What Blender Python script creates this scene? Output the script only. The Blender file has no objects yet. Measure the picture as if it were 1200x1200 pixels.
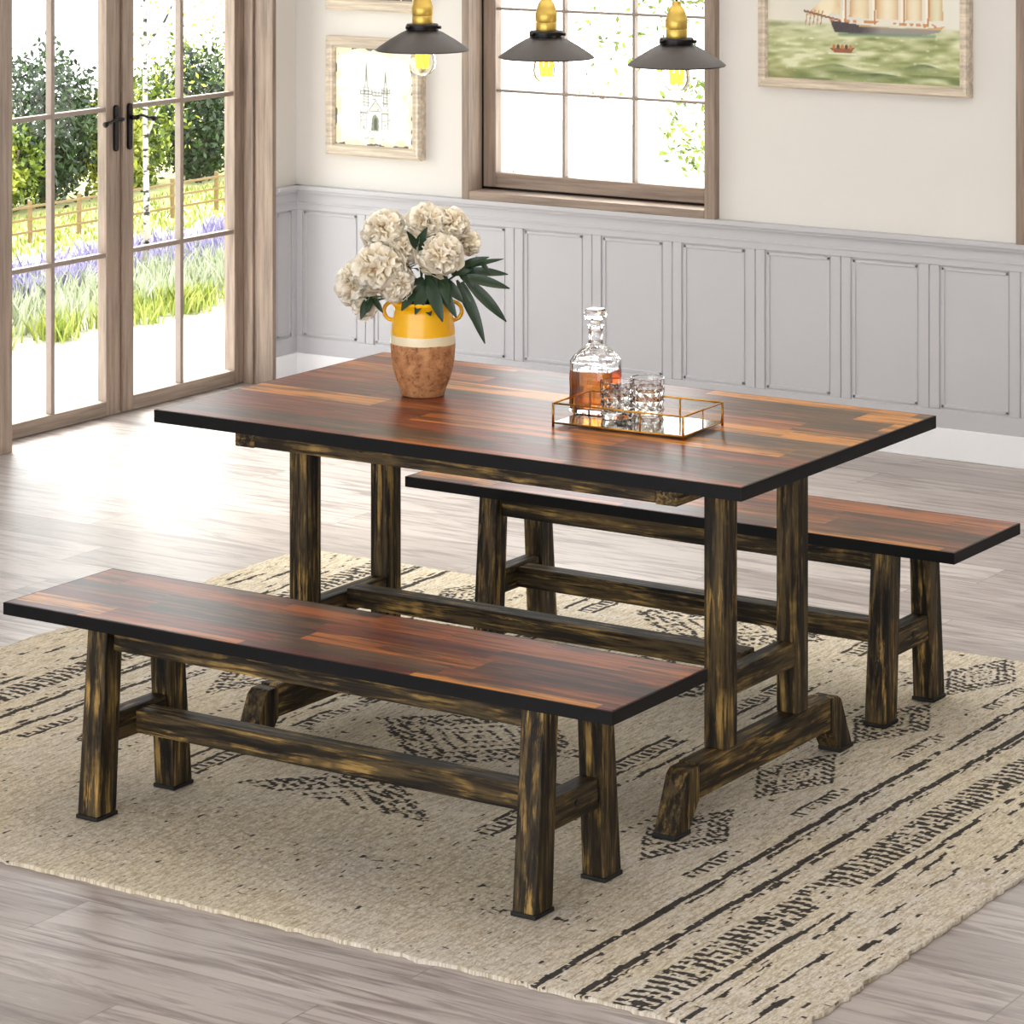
import bpy, bmesh, math, random
import numpy as np
from mathutils import Vector, Matrix

# ------------------------------------------------------------------ camera, world, light, exposure
S = bpy.context.scene
COL = S.collection
cam_d = bpy.data.cameras.new('camera')
cam = bpy.data.objects.new('camera', cam_d)
COL.objects.link(cam)
cam.location = (3.8803, -6.1049, 2.1458)
cam.rotation_euler = (math.radians(90), 0, math.radians(32.9894))
cam_d.sensor_width = 36.0
cam_d.lens = 3814.3 / 1200 * 36
cam_d.shift_y = -(600 + 247.4) / 1200
cam_d.clip_end = 200
S.camera = cam

S.view_settings.view_transform = 'Standard'
S.view_settings.look = 'None'
S.view_settings.gamma = 1.0
S.view_settings.use_curve_mapping = False
S.view_settings.exposure = 0.0

world = bpy.data.worlds.new('world')
S.world = world
world.use_nodes = True
bg = world.node_tree.nodes['Background']
bg.inputs[0].default_value = (0.985, 0.99, 1.0, 1)
bg.inputs[1].default_value = 4.5

sun_d = bpy.data.lights.new('sun', 'SUN')
sun_d.energy = 9.2
sun_d.angle = math.radians(28)
sun_d.color = (1.0, 0.96, 0.88)
sun = bpy.data.objects.new('sun', sun_d)
sun.rotation_euler = Vector((0.70, -0.36, -0.60)).to_track_quat('-Z', 'Y').to_euler()
sun.location = (0, -4, 8)
COL.objects.link(sun)

def area(name, loc, target, sx, sy, power, color):
    d = bpy.data.lights.new(name, 'AREA')
    d.shape = 'RECTANGLE'; d.size = sx; d.size_y = sy
    d.energy = power; d.color = color
    o = bpy.data.objects.new(name, d)
    o.location = loc
    o.rotation_euler = (Vector(target) - Vector(loc)).to_track_quat('-Z', 'Y').to_euler()
    COL.objects.link(o)
    return o
area('overhead_fill', (0.2, 0.6, 2.55), (0.2, 0.6, 0), 3.0, 3.0, 45, (1.0, 0.97, 0.93))  # added soft fill light under the ceiling, not a fixture of the room

R = random.Random(7)

# ------------------------------------------------------------------ material helpers
def lin(c):
    out = []
    for v in c[:3]:
        v = v / 255.0
        out.append(v / 12.92 if v <= 0.04045 else ((v + 0.055) / 1.055) ** 2.4)
    return (out[0], out[1], out[2], 1.0)

class NT:
    def __init__(self, name):
        self.m = bpy.data.materials.new(name)
        self.m.use_nodes = True
        self.t = self.m.node_tree
        self.b = self.t.nodes['Principled BSDF']
    def n(self, kind, **kw):
        nd = self.t.nodes.new(kind)
        for k, v in kw.items():
            setattr(nd, k, v)
        return nd
    def l(self, a, b):
        self.t.links.new(a, b)
    def val(self, inp, v):
        if hasattr(v, 'is_linked') or isinstance(v, bpy.types.NodeSocket):
            self.l(v, inp)
        else:
            inp.default_value = v
    def math(self, op, a, b=0.0, c=0.0):
        nd = self.n('ShaderNodeMath', operation=op)
        self.val(nd.inputs[0], a); self.val(nd.inputs[1], b)
        if op in ('MULTIPLY_ADD',): self.val(nd.inputs[2], c)
        return nd.outputs[0]
    def mix(self, f, a, b, mode='MIX'):
        nd = self.n('ShaderNodeMix', data_type='RGBA', blend_type=mode)
        self.val(nd.inputs[0], f); self.val(nd.inputs[6], a); self.val(nd.inputs[7], b)
        return nd.outputs[2]
    def ramp(self, f, stops, interp='LINEAR'):
        nd = self.n('ShaderNodeValToRGB')
        r = nd.color_ramp; r.interpolation = interp
        while len(r.elements) > 1: r.elements.remove(r.elements[-1])
        r.elements[0].position = stops[0][0]; r.elements[0].color = stops[0][1]
        for p, c in stops[1:]:
            e = r.elements.new(p); e.color = c
        self.l(f, nd.inputs[0])
        return nd.outputs[0]
    def coords(self, scale=(1, 1, 1), rnd=False):
        tc = self.n('ShaderNodeTexCoord')
        mp = self.n('ShaderNodeMapping')
        mp.inputs['Scale'].default_value = scale
        self.l(tc.outputs['Object'], mp.inputs[0])
        if rnd:
            oi = self.n('ShaderNodeObjectInfo')
            cx = self.n('ShaderNodeCombineXYZ')
            m = self.math('MULTIPLY', oi.outputs['Random'], 13.0)
            self.l(m, cx.inputs[0]); self.l(m, cx.inputs[1]); self.l(m, cx.inputs[2])
            self.l(cx.outputs[0], mp.inputs['Location'])
        return mp.outputs[0]
    def noise(self, vec, scale, detail=4, rough=0.6, dist=0.0):
        nd = self.n('ShaderNodeTexNoise')
        self.l(vec, nd.inputs['Vector'])
        nd.inputs['Scale'].default_value = scale
        nd.inputs['Detail'].default_value = detail
        nd.inputs['Roughness'].default_value = rough
        nd.inputs['Distortion'].default_value = dist
        return nd.outputs['Fac']
    def bump(self, h, strength=0.3, distance=0.002):
        nd = self.n('ShaderNodeBump')
        nd.inputs['Strength'].default_value = strength
        nd.inputs['Distance'].default_value = distance
        self.l(h, nd.inputs['Height'])
        self.l(nd.outputs[0], self.b.inputs['Normal'])
    def base(self, c): self.val(self.b.inputs['Base Color'], c)
    def rough(self, r): self.val(self.b.inputs['Roughness'], r)

def plain(name, rgb, rough=0.5, metal=0.0, vary=0.06, scale=30, bump=0.0, sheen=0.0):
    t = NT(name)
    v = t.coords()
    f = t.noise(v, scale, 3)
    a = lin([max(0, c * (1 - vary)) for c in rgb]); b = lin([min(255, c * (1 + vary)) for c in rgb])
    t.base(t.mix(f, a, b)); t.rough(rough)
    t.b.inputs['Metallic'].default_value = metal
    if bump: t.bump(f, bump, 0.002)
    return t.m

def distressed(axis, name):
    """dark brown-black timber with golden rubbed-through streaks along the axis"""
    t = NT(name)
    sc = {'x': (1.0, 14, 14), 'y': (14, 1.0, 14), 'z': (14, 14, 1.0)}[axis]
    sc2 = {'x': (3.0, 45, 45), 'y': (45, 3.0, 45), 'z': (45, 45, 3.0)}[axis]
    v = t.coords(sc, True); v2 = t.coords(sc2, True); v3 = t.coords((1, 1, 1), True)
    a = t.noise(v, 3.0, 6, 0.65, 0.4)
    c1 = t.ramp(a, [(0.36, lin((15, 13, 11))), (0.47, lin((48, 40, 28))), (0.57, lin((88, 73, 48))), (0.66, lin((62, 50, 34)))])
    b = t.noise(v2, 1.6, 5, 0.7, 0.3)
    patch = t.noise(v3, 9.0, 3, 0.6)
    g = t.math('MULTIPLY', t.ramp(b, [(0.50, (0, 0, 0, 1)), (0.60, (1, 1, 1, 1))]), t.ramp(patch, [(0.42, (0.12, 0.12, 0.12, 1)), (0.62, (1, 1, 1, 1))]))
    c2 = t.mix(g, c1, lin((176, 142, 80)))
    d = t.ramp(t.noise(v2, 1.1, 4, 0.6), [(0.40, (1, 1, 1, 1)), (0.50, (0, 0, 0, 1))])
    c3 = t.mix(t.math('MULTIPLY', d, 0.85), c2, lin((18, 15, 12)))
    t.base(c3); t.rough(0.55); t.b.inputs['Specular IOR Level'].default_value = 0.22
    t.bump(b, 0.35, 0.002)
    return t.m

def board_top(name, row_h, length, seed):
    """reclaimed boards in mixed browns, running along X"""
    t = NT(name)
    tc = t.n('ShaderNodeTexCoord')
    sx = t.n('ShaderNodeSeparateXYZ'); t.l(tc.outputs['Object'], sx.inputs[0])
    row = t.math('FLOOR', t.math('DIVIDE', t.math('ADD', sx.outputs[1], 5.0 + seed * 0.013), row_h))
    wn = t.n('ShaderNodeTexWhiteNoise', noise_dimensions='1D'); t.l(t.math('ADD', row, seed * 3.7), wn.inputs['W'])
    xx = t.math('DIVIDE', t.math('ADD', t.math('ADD', sx.outputs[0], 7.0), t.math('MULTIPLY', wn.outputs['Value'], 2.1)), length)
    col = t.math('FLOOR', xx)
    cx = t.n('ShaderNodeCombineXYZ'); t.l(row, cx.inputs[0]); t.l(col, cx.inputs[1]); cx.inputs[2].default_value = seed
    w2 = t.n('ShaderNodeTexWhiteNoise', noise_dimensions='3D'); t.l(cx.outputs[0], w2.inputs['Vector'])
    tones = [(80, 52, 38), (120, 66, 40), (148, 82, 46), (88, 54, 38), (178, 102, 46), (124, 56, 36), (96, 68, 48), (206, 134, 56), (104, 40, 30), (74, 56, 46), (156, 84, 42)]
    col1 = t.ramp(w2.outputs['Value'], [(i / len(tones), lin(c)) for i, c in enumerate(tones)], 'CONSTANT')
    # per-board offset grain
    off = t.n('ShaderNodeVectorMath', operation='SCALE'); t.l(w2.outputs['Color'], off.inputs[0]); off.inputs['Scale'].default_value = 9.0
    add = t.n('ShaderNodeVectorMath', operation='ADD'); t.l(tc.outputs['Object'], add.inputs[0]); t.l(off.outputs[0], add.inputs[1])
    mp = t.n('ShaderNodeMapping'); mp.inputs['Scale'].default_value = (2.2, 26, 26); t.l(add.outputs[0], mp.inputs[0])
    mp2 = t.n('ShaderNodeMapping'); mp2.inputs['Scale'].default_value = (5, 110, 50); t.l(add.outputs[0], mp2.inputs[0])
    g = t.noise(mp.outputs[0], 1.6, 6, 0.65, 0.8)
    g2 = t.noise(mp2.outputs[0], 1.0, 4, 0.7)
    c2 = t.mix(t.ramp(g, [(0.38, (0.85, 0.85, 0.85, 1)), (0.55, (0, 0, 0, 1))]), col1, lin((40, 26, 22)))
    c3 = t.mix(t.ramp(g, [(0.55, (0, 0, 0, 1)), (0.75, (0.6, 0.6, 0.6, 1))]), c2, lin((196, 118, 60)))
    c4 = t.mix(t.ramp(g2, [(0.35, (0.5, 0.5, 0.5, 1)), (0.5, (0, 0, 0, 1))]), c3, lin((46, 28, 22)))
    t.base(c4)
    t.rough(t.math('MULTIPLY_ADD', g2, 0.12, 0.26))
    t.b.inputs['Specular IOR Level'].default_value = 0.3
    t.bump(g2, 0.12, 0.001)
    return t.m

def frame_wood(name, rgb, axis):
    t = NT(name)
    sc = {'x': (1.5, 26, 26), 'y': (26, 1.5, 26), 'z': (26, 26, 1.5)}[axis]
    v = t.coords(sc)
    f = t.noise(v, 2.2, 5, 0.65)
    t.base(t.mix(t.ramp(f, [(0.35, (0, 0, 0, 1)), (0.65, (1, 1, 1, 1))]), lin([c * 0.84 for c in rgb]), lin([min(255, c * 1.1) for c in rgb])))
    t.rough(0.55); t.bump(f, 0.15, 0.001)
    return t.m

def glass_pane(name, tint=(0.985, 0.995, 0.99, 1)):
    t = NT(name)
    t.t.nodes.remove(t.b)
    out = t.t.nodes['Material Output']
    tr = t.n('ShaderNodeBsdfTransparent'); tr.inputs[0].default_value = tint
    gl = t.n('ShaderNodeBsdfGlossy'); gl.inputs['Roughness'].default_value = 0.03
    nz = t.noise(t.coords(), 2.0, 1)
    gl.inputs['Color'].default_value = (1, 1, 1, 1)
    fr = t.n('ShaderNodeFresnel'); fr.inputs['IOR'].default_value = 1.35
    mx = t.n('ShaderNodeMixShader')
    t.l(t.math('MULTIPLY', fr.outputs[0], t.math('MULTIPLY_ADD', nz, 0.004, 0.012)), mx.inputs[0]); t.l(tr.outputs[0], mx.inputs[1]); t.l(gl.outputs[0], mx.inputs[2])
    t.l(mx.outputs[0], out.inputs['Surface'])
    return t.m

def real_glass(name, rgb, ior=1.5, rough=0.0):
    t = NT(name)
    t.base(t.mix(t.noise(t.coords(), 20, 2), rgb, tuple(min(1, c * 1.03) for c in rgb[:3]) + (1,)))
    t.rough(rough)
    t.b.inputs['Transmission Weight'].default_value = 1.0
    t.b.inputs['IOR'].default_value = ior
    return t.m

# ------------------------------------------------------------------ mesh helpers
class MB:
    """collects shapes and links them as one mesh object"""
    def __init__(self):
        self.v = []; self.f = []; self.mi = []
    def add(self, vs, fs, mi=0):
        o = len(self.v)
        self.v += [tuple(p) for p in vs]
        self.f += [tuple(i + o for i in f) for f in fs]
        self.mi += [mi] * len(fs)
        return self
    def box(self, x0, x1, y0, y1, z0, z1, mi=0):
        vs = [(x, y, z) for z in (z0, z1) for y in (y0, y1) for x in (x0, x1)]
        return self.add(vs, [(0, 2, 3, 1), (4, 5, 7, 6), (0, 1, 5, 4), (2, 6, 7, 3), (0, 4, 6, 2), (1, 3, 7, 5)], mi)
    def hexa(self, bot, top, mi=0):
        return self.add(list(bot) + list(top), [(3, 2, 1, 0), (4, 5, 6, 7), (0, 1, 5, 4), (1, 2, 6, 5), (2, 3, 7, 6), (3, 0, 4, 7)], mi)
    def prism_x(self, poly, x0, x1, mi=0):
        n = len(poly)
        vs = [(x0, y, z) for y, z in poly] + [(x1, y, z) for y, z in poly]
        fs = [tuple(range(n))[::-1], tuple(range(n, 2 * n))] + [(i, (i + 1) % n, n + (i + 1) % n, n + i) for i in range(n)]
        return self.add(vs, fs, mi)
    def prism_y(self, poly, y0, y1, mi=0):
        n = len(poly)
        vs = [(x, y0, z) for x, z in poly] + [(x, y1, z) for x, z in poly]
        fs = [tuple(range(n)), tuple(range(n, 2 * n))[::-1]] + [(n + i, n + (i + 1) % n, (i + 1) % n, i) for i in range(n)]
        return self.add(vs, fs, mi)
    def lathe(self, prof, seg=32, c=(0, 0, 0), mi=0, closed=True, phase=0.0):
        o = len(self.v); n = len(prof)
        vs = []
        for r, z in prof:
            for k in range(seg):
                a = 2 * math.pi * k / seg + phase
                vs.append((c[0] + r * math.cos(a), c[1] + r * math.sin(a), c[2] + z))
        fs = []
        for i in range(n - 1):
            for k in range(seg):
                k2 = (k + 1) % seg
                fs.append((i * seg + k, i * seg + k2, (i + 1) * seg + k2, (i + 1) * seg + k))
        if closed:
            fs.append(tuple(range(seg))[::-1]); fs.append(tuple((n - 1) * seg + k for k in range(seg)))
        return self.add(vs, fs, mi)
    def tube(self, pts, rad, seg=8, mi=0):
        pts = [Vector(p) for p in pts]
        rads = rad if isinstance(rad, (list, tuple)) else [rad] * len(pts)
        vs = []; up = Vector((0, 0, 1))
        prev = None
        for i, p in enumerate(pts):
            d = (pts[min(i + 1, len(pts) - 1)] - pts[max(i - 1, 0)]).normalized()
            if prev is None:
                a = up if abs(d.z) < 0.9 else Vector((1, 0, 0))
                u = d.cross(a).normalized()
            else:
                u = (prev - d * prev.dot(d)).normalized()
            w = d.cross(u); prev = u
            for k in range(seg):
                an = 2 * math.pi * k / seg
                vs.append(p + (u * math.cos(an) + w * math.sin(an)) * rads[i])
        fs = []
        for i in range(len(pts) - 1):
            for k in range(seg):
                k2 = (k + 1) % seg
                fs.append((i * seg + k, i * seg + k2, (i + 1) * seg + k2, (i + 1) * seg + k))
        fs.append(tuple(range(seg))[::-1]); fs.append(tuple((len(pts) - 1) * seg + k for k in range(seg)))
        return self.add(vs, fs, mi)
    def build(self, name, mat, parent=None, loc=(0, 0, 0), bevel=0.0, smooth=False, seg=2):
        me = bpy.data.meshes.new(name)
        me.from_pydata(self.v, [], self.f)
        mats = mat if isinstance(mat, (list, tuple)) else [mat]
        for m in mats: me.materials.append(m)
        me.polygons.foreach_set('material_index', self.mi)
        bm = bmesh.new(); bm.from_mesh(me)
        bmesh.ops.recalc_face_normals(bm, faces=bm.faces)
        bm.to_mesh(me); bm.free()
        if smooth:
            me.polygons.foreach_set('use_smooth', [True] * len(me.polygons))
            if smooth == 'auto':
                me.set_sharp_from_angle(angle=math.radians(38))
        o = bpy.data.objects.new(name, me)
        COL.objects.link(o)
        o.location = loc
        if parent: o.parent = parent
        if bevel:
            b = o.modifiers.new('bevel', 'BEVEL'); b.width = bevel; b.segments = seg; b.limit_method = 'ANGLE'
        return o

def tag(o, label, cat, group=None, kind=None):
    if label: o['label'] = label
    if cat: o['category'] = cat
    if group: o['group'] = group
    if kind: o['kind'] = kind
    return o
def empty(name, loc, rz=0.0):
    o = bpy.data.objects.new(name, None); COL.objects.link(o)
    o.empty_display_size = 0.05
    o.location = loc; o.rotation_euler = (0, 0, rz)
    return o
def struct(o, label=None):
    o['kind'] = 'structure'
    if label: o['label'] = label
    return o
def copy_tree(o, parent=None):
    c = o.copy(); COL.objects.link(c); c.parent = parent
    for ch in [x for x in bpy.data.objects if x.parent == o]:
        copy_tree(ch, c)
    return c

# ------------------------------------------------------------------ materials
M = {}
M['wx'] = distressed('x', 'distressed_timber_x')
M['wy'] = distressed('y', 'distressed_timber_y')
M['wz'] = distressed('z', 'distressed_timber_z')
M['edge'] = plain('black_edge_banding', (8, 8, 10), 0.5, vary=0.15, scale=60)
M['edge'].node_tree.nodes['Principled BSDF'].inputs['Specular IOR Level'].default_value = 0.2
M['cap'] = plain('black_rubber', (14, 13, 13), 0.6)
M['table_boards'] = board_top('table_boards', 0.0888, 0.52, 2.0)
M['bench_boards'] = board_top('bench_boards', 0.0713, 0.42, 5.0)
M['taupe_z'] = frame_wood('taupe_wood_upright', (150, 132, 118), 'z')
M['taupe_x'] = frame_wood('taupe_wood_along_x', (150, 132, 118), 'x')
M['taupe_y'] = frame_wood('taupe_wood_along_y', (150, 134, 120), 'y')
M['muntin'] = plain('grey_taupe_bar', (146, 132, 122), 0.5)
M['glass'] = glass_pane('window_glass')
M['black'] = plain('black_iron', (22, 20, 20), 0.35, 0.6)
M['brass'] = plain('brass', (212, 180, 92), 0.42, 0.85, vary=0.1)
M['gold'] = plain('antique_gold', (182, 134, 62), 0.28, 1.0, vary=0.2, scale=80)
M['shade'] = plain('dark_bronze_shade', (60, 54, 51), 0.42, 0.3, vary=0.12, scale=20)
M['white'] = plain('white_gloss_paint', (249, 250, 253), 0.35, vary=0.01)
M['grey_paint'] = plain('pale_grey_satin_paint', (196, 196, 200), 0.5, vary=0.012, scale=6)
M['frame_gold'] = frame_wood('champagne_frame', (214, 200, 180), 'x')
M['cream_wall'] = plain('cream_wall_paint', (228, 225, 220), 0.75, vary=0.01, scale=4, bump=0.04)
M['ceiling'] = plain('ceiling_paint', (238, 236, 232), 0.8, vary=0.01)
M['concrete'] = plain('white_terrace', (235, 232, 226), 0.8, vary=0.03, scale=5)

def floor_mat():
    t = NT('grey_washed_planks')
    tc = t.n('ShaderNodeTexCoord')
    sx = t.n('ShaderNodeSeparateXYZ'); t.l(tc.outputs['Object'], sx.inputs[0])
    W = 0.19
    yy = t.math('DIVIDE', t.math('ADD', sx.outputs[1], 1.283 + W * 60), W)
    row = t.math('FLOOR', yy)
    wn = t.n('ShaderNodeTexWhiteNoise', noise_dimensions='1D'); t.l(row, wn.inputs['W'])
    xx = t.math('DIVIDE', t.math('ADD', t.math('ADD', sx.outputs[0], 20), t.math('MULTIPLY', wn.outputs['Value'], 3.1)), 1.22)
    col = t.math('FLOOR', xx)
    cx = t.n('ShaderNodeCombineXYZ'); t.l(row, cx.inputs[0]); t.l(col, cx.inputs[1])
    w2 = t.n('ShaderNodeTexWhiteNoise', noise_dimensions='3D'); t.l(cx.outputs[0], w2.inputs['Vector'])
    c0 = t.ramp(w2.outputs['Value'], [(0, lin((160, 150, 145))), (0.35, lin((182, 172, 167))), (0.7, lin((196, 187, 182))), (1, lin((172, 161, 157)))])
    off = t.n('ShaderNodeVectorMath', operation='SCALE'); t.l(w2.outputs['Color'], off.inputs[0]); off.inputs['Scale'].default_value = 11.0
    add = t.n('ShaderNodeVectorMath', operation='ADD'); t.l(tc.outputs['Object'], add.inputs[0]); t.l(off.outputs[0], add.inputs[1])
    mp = t.n('ShaderNodeMapping'); mp.inputs['Scale'].default_value = (1.6, 15, 1); t.l(add.outputs[0], mp.inputs[0])
    mp2 = t.n('ShaderNodeMapping'); mp2.inputs['Scale'].default_value = (5, 75, 1); t.l(add.outputs[0], mp2.inputs[0])
    g = t.noise(mp.outputs[0], 1.5, 6, 0.6, 1.4)
    g2 = t.noise(mp2.outputs[0], 1.2, 5, 0.7, 0.4)
    c1 = t.mix(t.ramp(g, [(0.36, (0.75, 0.75, 0.75, 1)), (0.54, (0, 0, 0, 1))]), c0, lin((122, 108, 104)))
    c2 = t.mix(t.ramp(g2, [(0.58, (0, 0, 0, 1)), (0.74, (0.55, 0.55, 0.55, 1))]), c1, lin((222, 216, 212)))
    c3 = t.mix(t.ramp(g2, [(0.3, (0.4, 0.4, 0.4, 1)), (0.44, (0, 0, 0, 1))]), c2, lin((112, 100, 97)))
    fy = t.math('FRACT', yy); fx = t.math('FRACT', xx)
    sy = t.math('LESS_THAN', fy, 0.018); sxx = t.math('LESS_THAN', fx, 0.003)
    seam = t.math('MAXIMUM', sy, sxx)
    c4 = t.mix(t.math('MULTIPLY', seam, 0.55), c3, lin((120, 108, 102)))
    t.base(c4)
    t.rough(t.math('MULTIPLY_ADD', g2, 0.15, 0.3))
    t.bump(g2, 0.15, 0.001)
    return t.m
M['floor'] = floor_mat()

# ------------------------------------------------------------------ the room
WL = -3.226      # face of the left wall
WB = 3.40        # face of the back wall
CEIL = 2.6
struct(MB().box(WL - 0.2, 5.0, -7.2, WB + 0.2, -0.1, 0.0).build('floor', M['floor']), 'grey washed plank floor')
struct(MB().box(WL - 0.2, 5.0, -7.2, WB + 0.2, CEIL, CEIL + 0.1).build('ceiling', M['ceiling']))
# left wall with the double door opening
DY0, DY1, DZ = 1.77, 3.25, 2.14
w = MB()
w.box(WL - 0.2, WL, -7.2, DY0, 0, CEIL)
w.box(WL - 0.2, WL, DY1, WB + 0.2, 0, CEIL)
w.box(WL - 0.2, WL, DY0, DY1, DZ, CEIL)
struct(w.build('wall_left', M['cream_wall']), 'cream wall with glazed double doors')
# back wall with two window openings
AX0, AX1, AZ0, AZ1 = -2.476, -1.468, 0.712, 2.02
BX0, BX1 = -0.372, 0.636
w = MB()
w.box(WL, AX0, WB, WB + 0.2, 0, CEIL)
w.box(AX1, BX0, WB, WB + 0.2, 0, CEIL)
w.box(BX1, 5.0, WB, WB + 0.2, 0, CEIL)
for a, b in ((AX0, AX1), (BX0, BX1)):
    w.box(a, b, WB, WB + 0.2, 0, AZ0)
    w.box(a, b, WB, WB + 0.2, AZ1, CEIL)
struct(w.build('wall_back', M['cream_wall']), 'cream wall above grey panelling')
struct(MB().box(4.9, 5.0, -7.2, WB, 0, CEIL).build('wall_right', M['cream_wall']))

# panelling of the back wall: slab, rails, stiles with seams, mouldings, cap rail
def wainscot(put, x0, x1, panels, bevel=0.0015):
    """put(mb, x0, x1, d0, d1, z0, z1): box with depth measured off the wall"""
    mb = MB()
    put(mb, x0, x1, 0, 0.006, 0.10, 0.70)
    put(mb, x0, x1, 0, 0.014, 0.62, 0.70)                # frieze
    put(mb, x0, x1, 0, 0.018, 0.642, 0.649)
    put(mb, x0, x1, 0, 0.036, 0.693, 0.709)              # cap
    put(mb, x0, x1, 0, 0.028, 0.683, 0.693)
    put(mb, x0, x1, 0, 0.013, 0.10, 0.158)               # bottom rail
    edges = [x0]
    for a, b in panels:
        edges += [a, b]
    edges.append(x1)
    for i in range(0, len(edges), 2):
        a, b = edges[i], edges[i + 1]
        if b - a < 0.002: continue
        if b - a > 0.05:
            m = (a + b) / 2                               # two boards meeting in a fine seam
            put(mb, a, m - 0.0011, 0, 0.012, 0.158, 0.62)
            put(mb, m + 0.0011, b, 0, 0.012, 0.158, 0.62)
        else:
            put(mb, a, b, 0, 0.012, 0.158, 0.62)
    for a, b in panels:                                   # raised moulding inside each panel
        t = 0.011
        for (p, q, r, s) in ((a + .006, b - .006, .164, .164 + t), (a + .006, b - .006, .614 - t, .614), (a + .006, a + .006 + t, .164, .614), (b - .006 - t, b - .006, .164, .614)):
            put(mb, p, q, 0, 0.0095, r, s)
    return mb
def put_back(mb, x0, x1, d0, d1, z0, z1): mb.box(x0, x1, WB - d1, WB + 0.0, z0, z1)
def put_left(mb, y0, y1, d0, d1, z0, z1): mb.box(WL, WL + d1, y0, y1, z0, z1)
pans = []
k = 0
x = -3.19
while x + 0.246 < 4.9:
    pans.append((x, x + 0.246)); x += 0.3175
struct(wainscot(put_back, WL, 4.9, pans).build('trim_1', M['grey_paint'], bevel=0.002), 'pale grey panelled wainscot along the back wall')
struct(wainscot(put_left, DY1 + 0.004, WB - 0.006, [(DY1 + 0.02, WB - 0.036)]).build('trim_2', M['grey_paint'], bevel=0.002), 'short grey wainscot between door and corner')
struct(wainscot(put_left, -7.2, DY0 - 0.004, [(DY0 - 0.035 - 0.246 - 0.3175 * k, DY0 - 0.035 - 0.3175 * k) for k in range(26)][::-1]).build('trim_3', M['grey_paint'], bevel=0.002))
struct(MB().box(WL, 4.9, WB - 0.02, WB, 0, 0.1).build('baseboard_back', M['white'], bevel=0.003), 'white baseboard under the grey panelling')
bl = MB(); bl.box(WL, WL + 0.02, DY1 + 0.004, WB - 0.02, 0, 0.1); bl.box(WL, WL + 0.02, -7.2, DY0 - 0.004, 0, 0.1)
struct(bl.build('baseboard_left', M['white'], bevel=0.003))

# door frame
fr = MB()
XO, XI = WL - 0.2, -3.205
fr.box(XO, XI, DY0, DY0 + 0.074, 0, DZ)
fr.box(XO, XI, DY1 - 0.018, DY1 + 0.003, 0, DZ)
fr.box(-3.33, -3.287, DY1 - 0.03, DY1 - 0.018, 0, DZ)
fr.box(XO, XI, DY0, DY1, DZ - 0.03, DZ)
struct(fr.build('trim_4', M['taupe_z'], bevel=0.003), 'taupe wooden frame of the glazed double doors')

def door_leaf(name, y0, y1, sl, sr, muntin_y, handle_y, hdir, label):
    """leaf with side stiles, rails, bars and glass; X -3.37 .. -3.33"""
    e = empty(name, (-3.35, (y0 + y1) / 2, 0)); struct(e, label)
    cy = (y0 + y1) / 2
    f = MB()
    f.box(-.02, .02, y0 - cy, y0 + sl - cy, 0.004, 2.10)
    f.box(-.02, .02, y1 - sr - cy, y1 - cy, 0.004, 2.10)
    f.build('door_stiles', M['taupe_z'], e, bevel=0.003)
    f = MB()
    f.box(-.02, .02, y0 + sl - cy, y1 - sr - cy, 0.004, 0.054)
    f.box(-.02, .02, y0 + sl - cy, y1 - sr - cy, 2.035, 2.10)
    f.build('door_rails', M['taupe_y'], e, bevel=0.003)
    g = MB()
    g.box(-.012, .014, muntin_y - .009 - cy, muntin_y + .009 - cy, 0.054, 2.035)
    for z in (0.552, 1.05, 1.545):
        g.box(-.0125, .0135, y0 + sl - cy, y1 - sr - cy, z - .008, z + .008)
    g.build('glazing_bars', M['muntin'], e, bevel=0.002)
    MB().box(-.003, .003, y0 + sl - cy, y1 - sr - cy, 0.054, 2.035).build('glass_panes', M['glass'], e)
    h = MB()
    n = 10
    prof = []
    for i in range(n + 1):
        a = math.pi * i / n
        prof.append((math.cos(a) * .011, .069 + math.sin(a) * .011))
    for i in range(n + 1):
        a = math.pi + math.pi * i / n
        prof.append((math.cos(a) * .011, -.069 + math.sin(a) * .011))
    h.prism_x([(handle_y - cy + a, 0.984 + b) for a, b in prof], .02, .030)
    hp = h.build('handle_plate', M['black'], e, bevel=0.002); hp['label'] = 'long black handle plate'
    lv = MB()
    pts = [(.03, 0, 1.016), (.055, 0, 1.016)]
    lv.tube([(p[0], handle_y - cy, p[2]) for p in pts], .008, 10)
    L = []
    for i in range(11):
        s = i / 10
        L.append((.056, handle_y - cy + hdir * s * .095, 1.016 + .006 * math.sin(s * 6.3) - (0.012 * max(0, s - .8) / .2)))
    lv.tube(L, [.0085 - .004 * abs(math.sin(i / 10 * 3.1)) + (.002 if i > 8 else 0) for i in range(11)], 10)
    lv.build('lever', M['black'], hp, smooth=True)
    return e
door_leaf('door_1', 1.846, 2.540, .078, .080, 2.193, 2.505, -1, 'left leaf of the glazed double door')
door_leaf('door_2', 2.546, 3.231, .060, .060, 2.878, 2.578, 1, 'right leaf of the glazed double door, next to the corner')
struct(MB().box(-3.328, -3.318, 2.533, 2.549, 0.01, 2.1).build('trim_5', M['taupe_z'], bevel=0.002), 'narrow cover strip between the door leaves')

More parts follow.
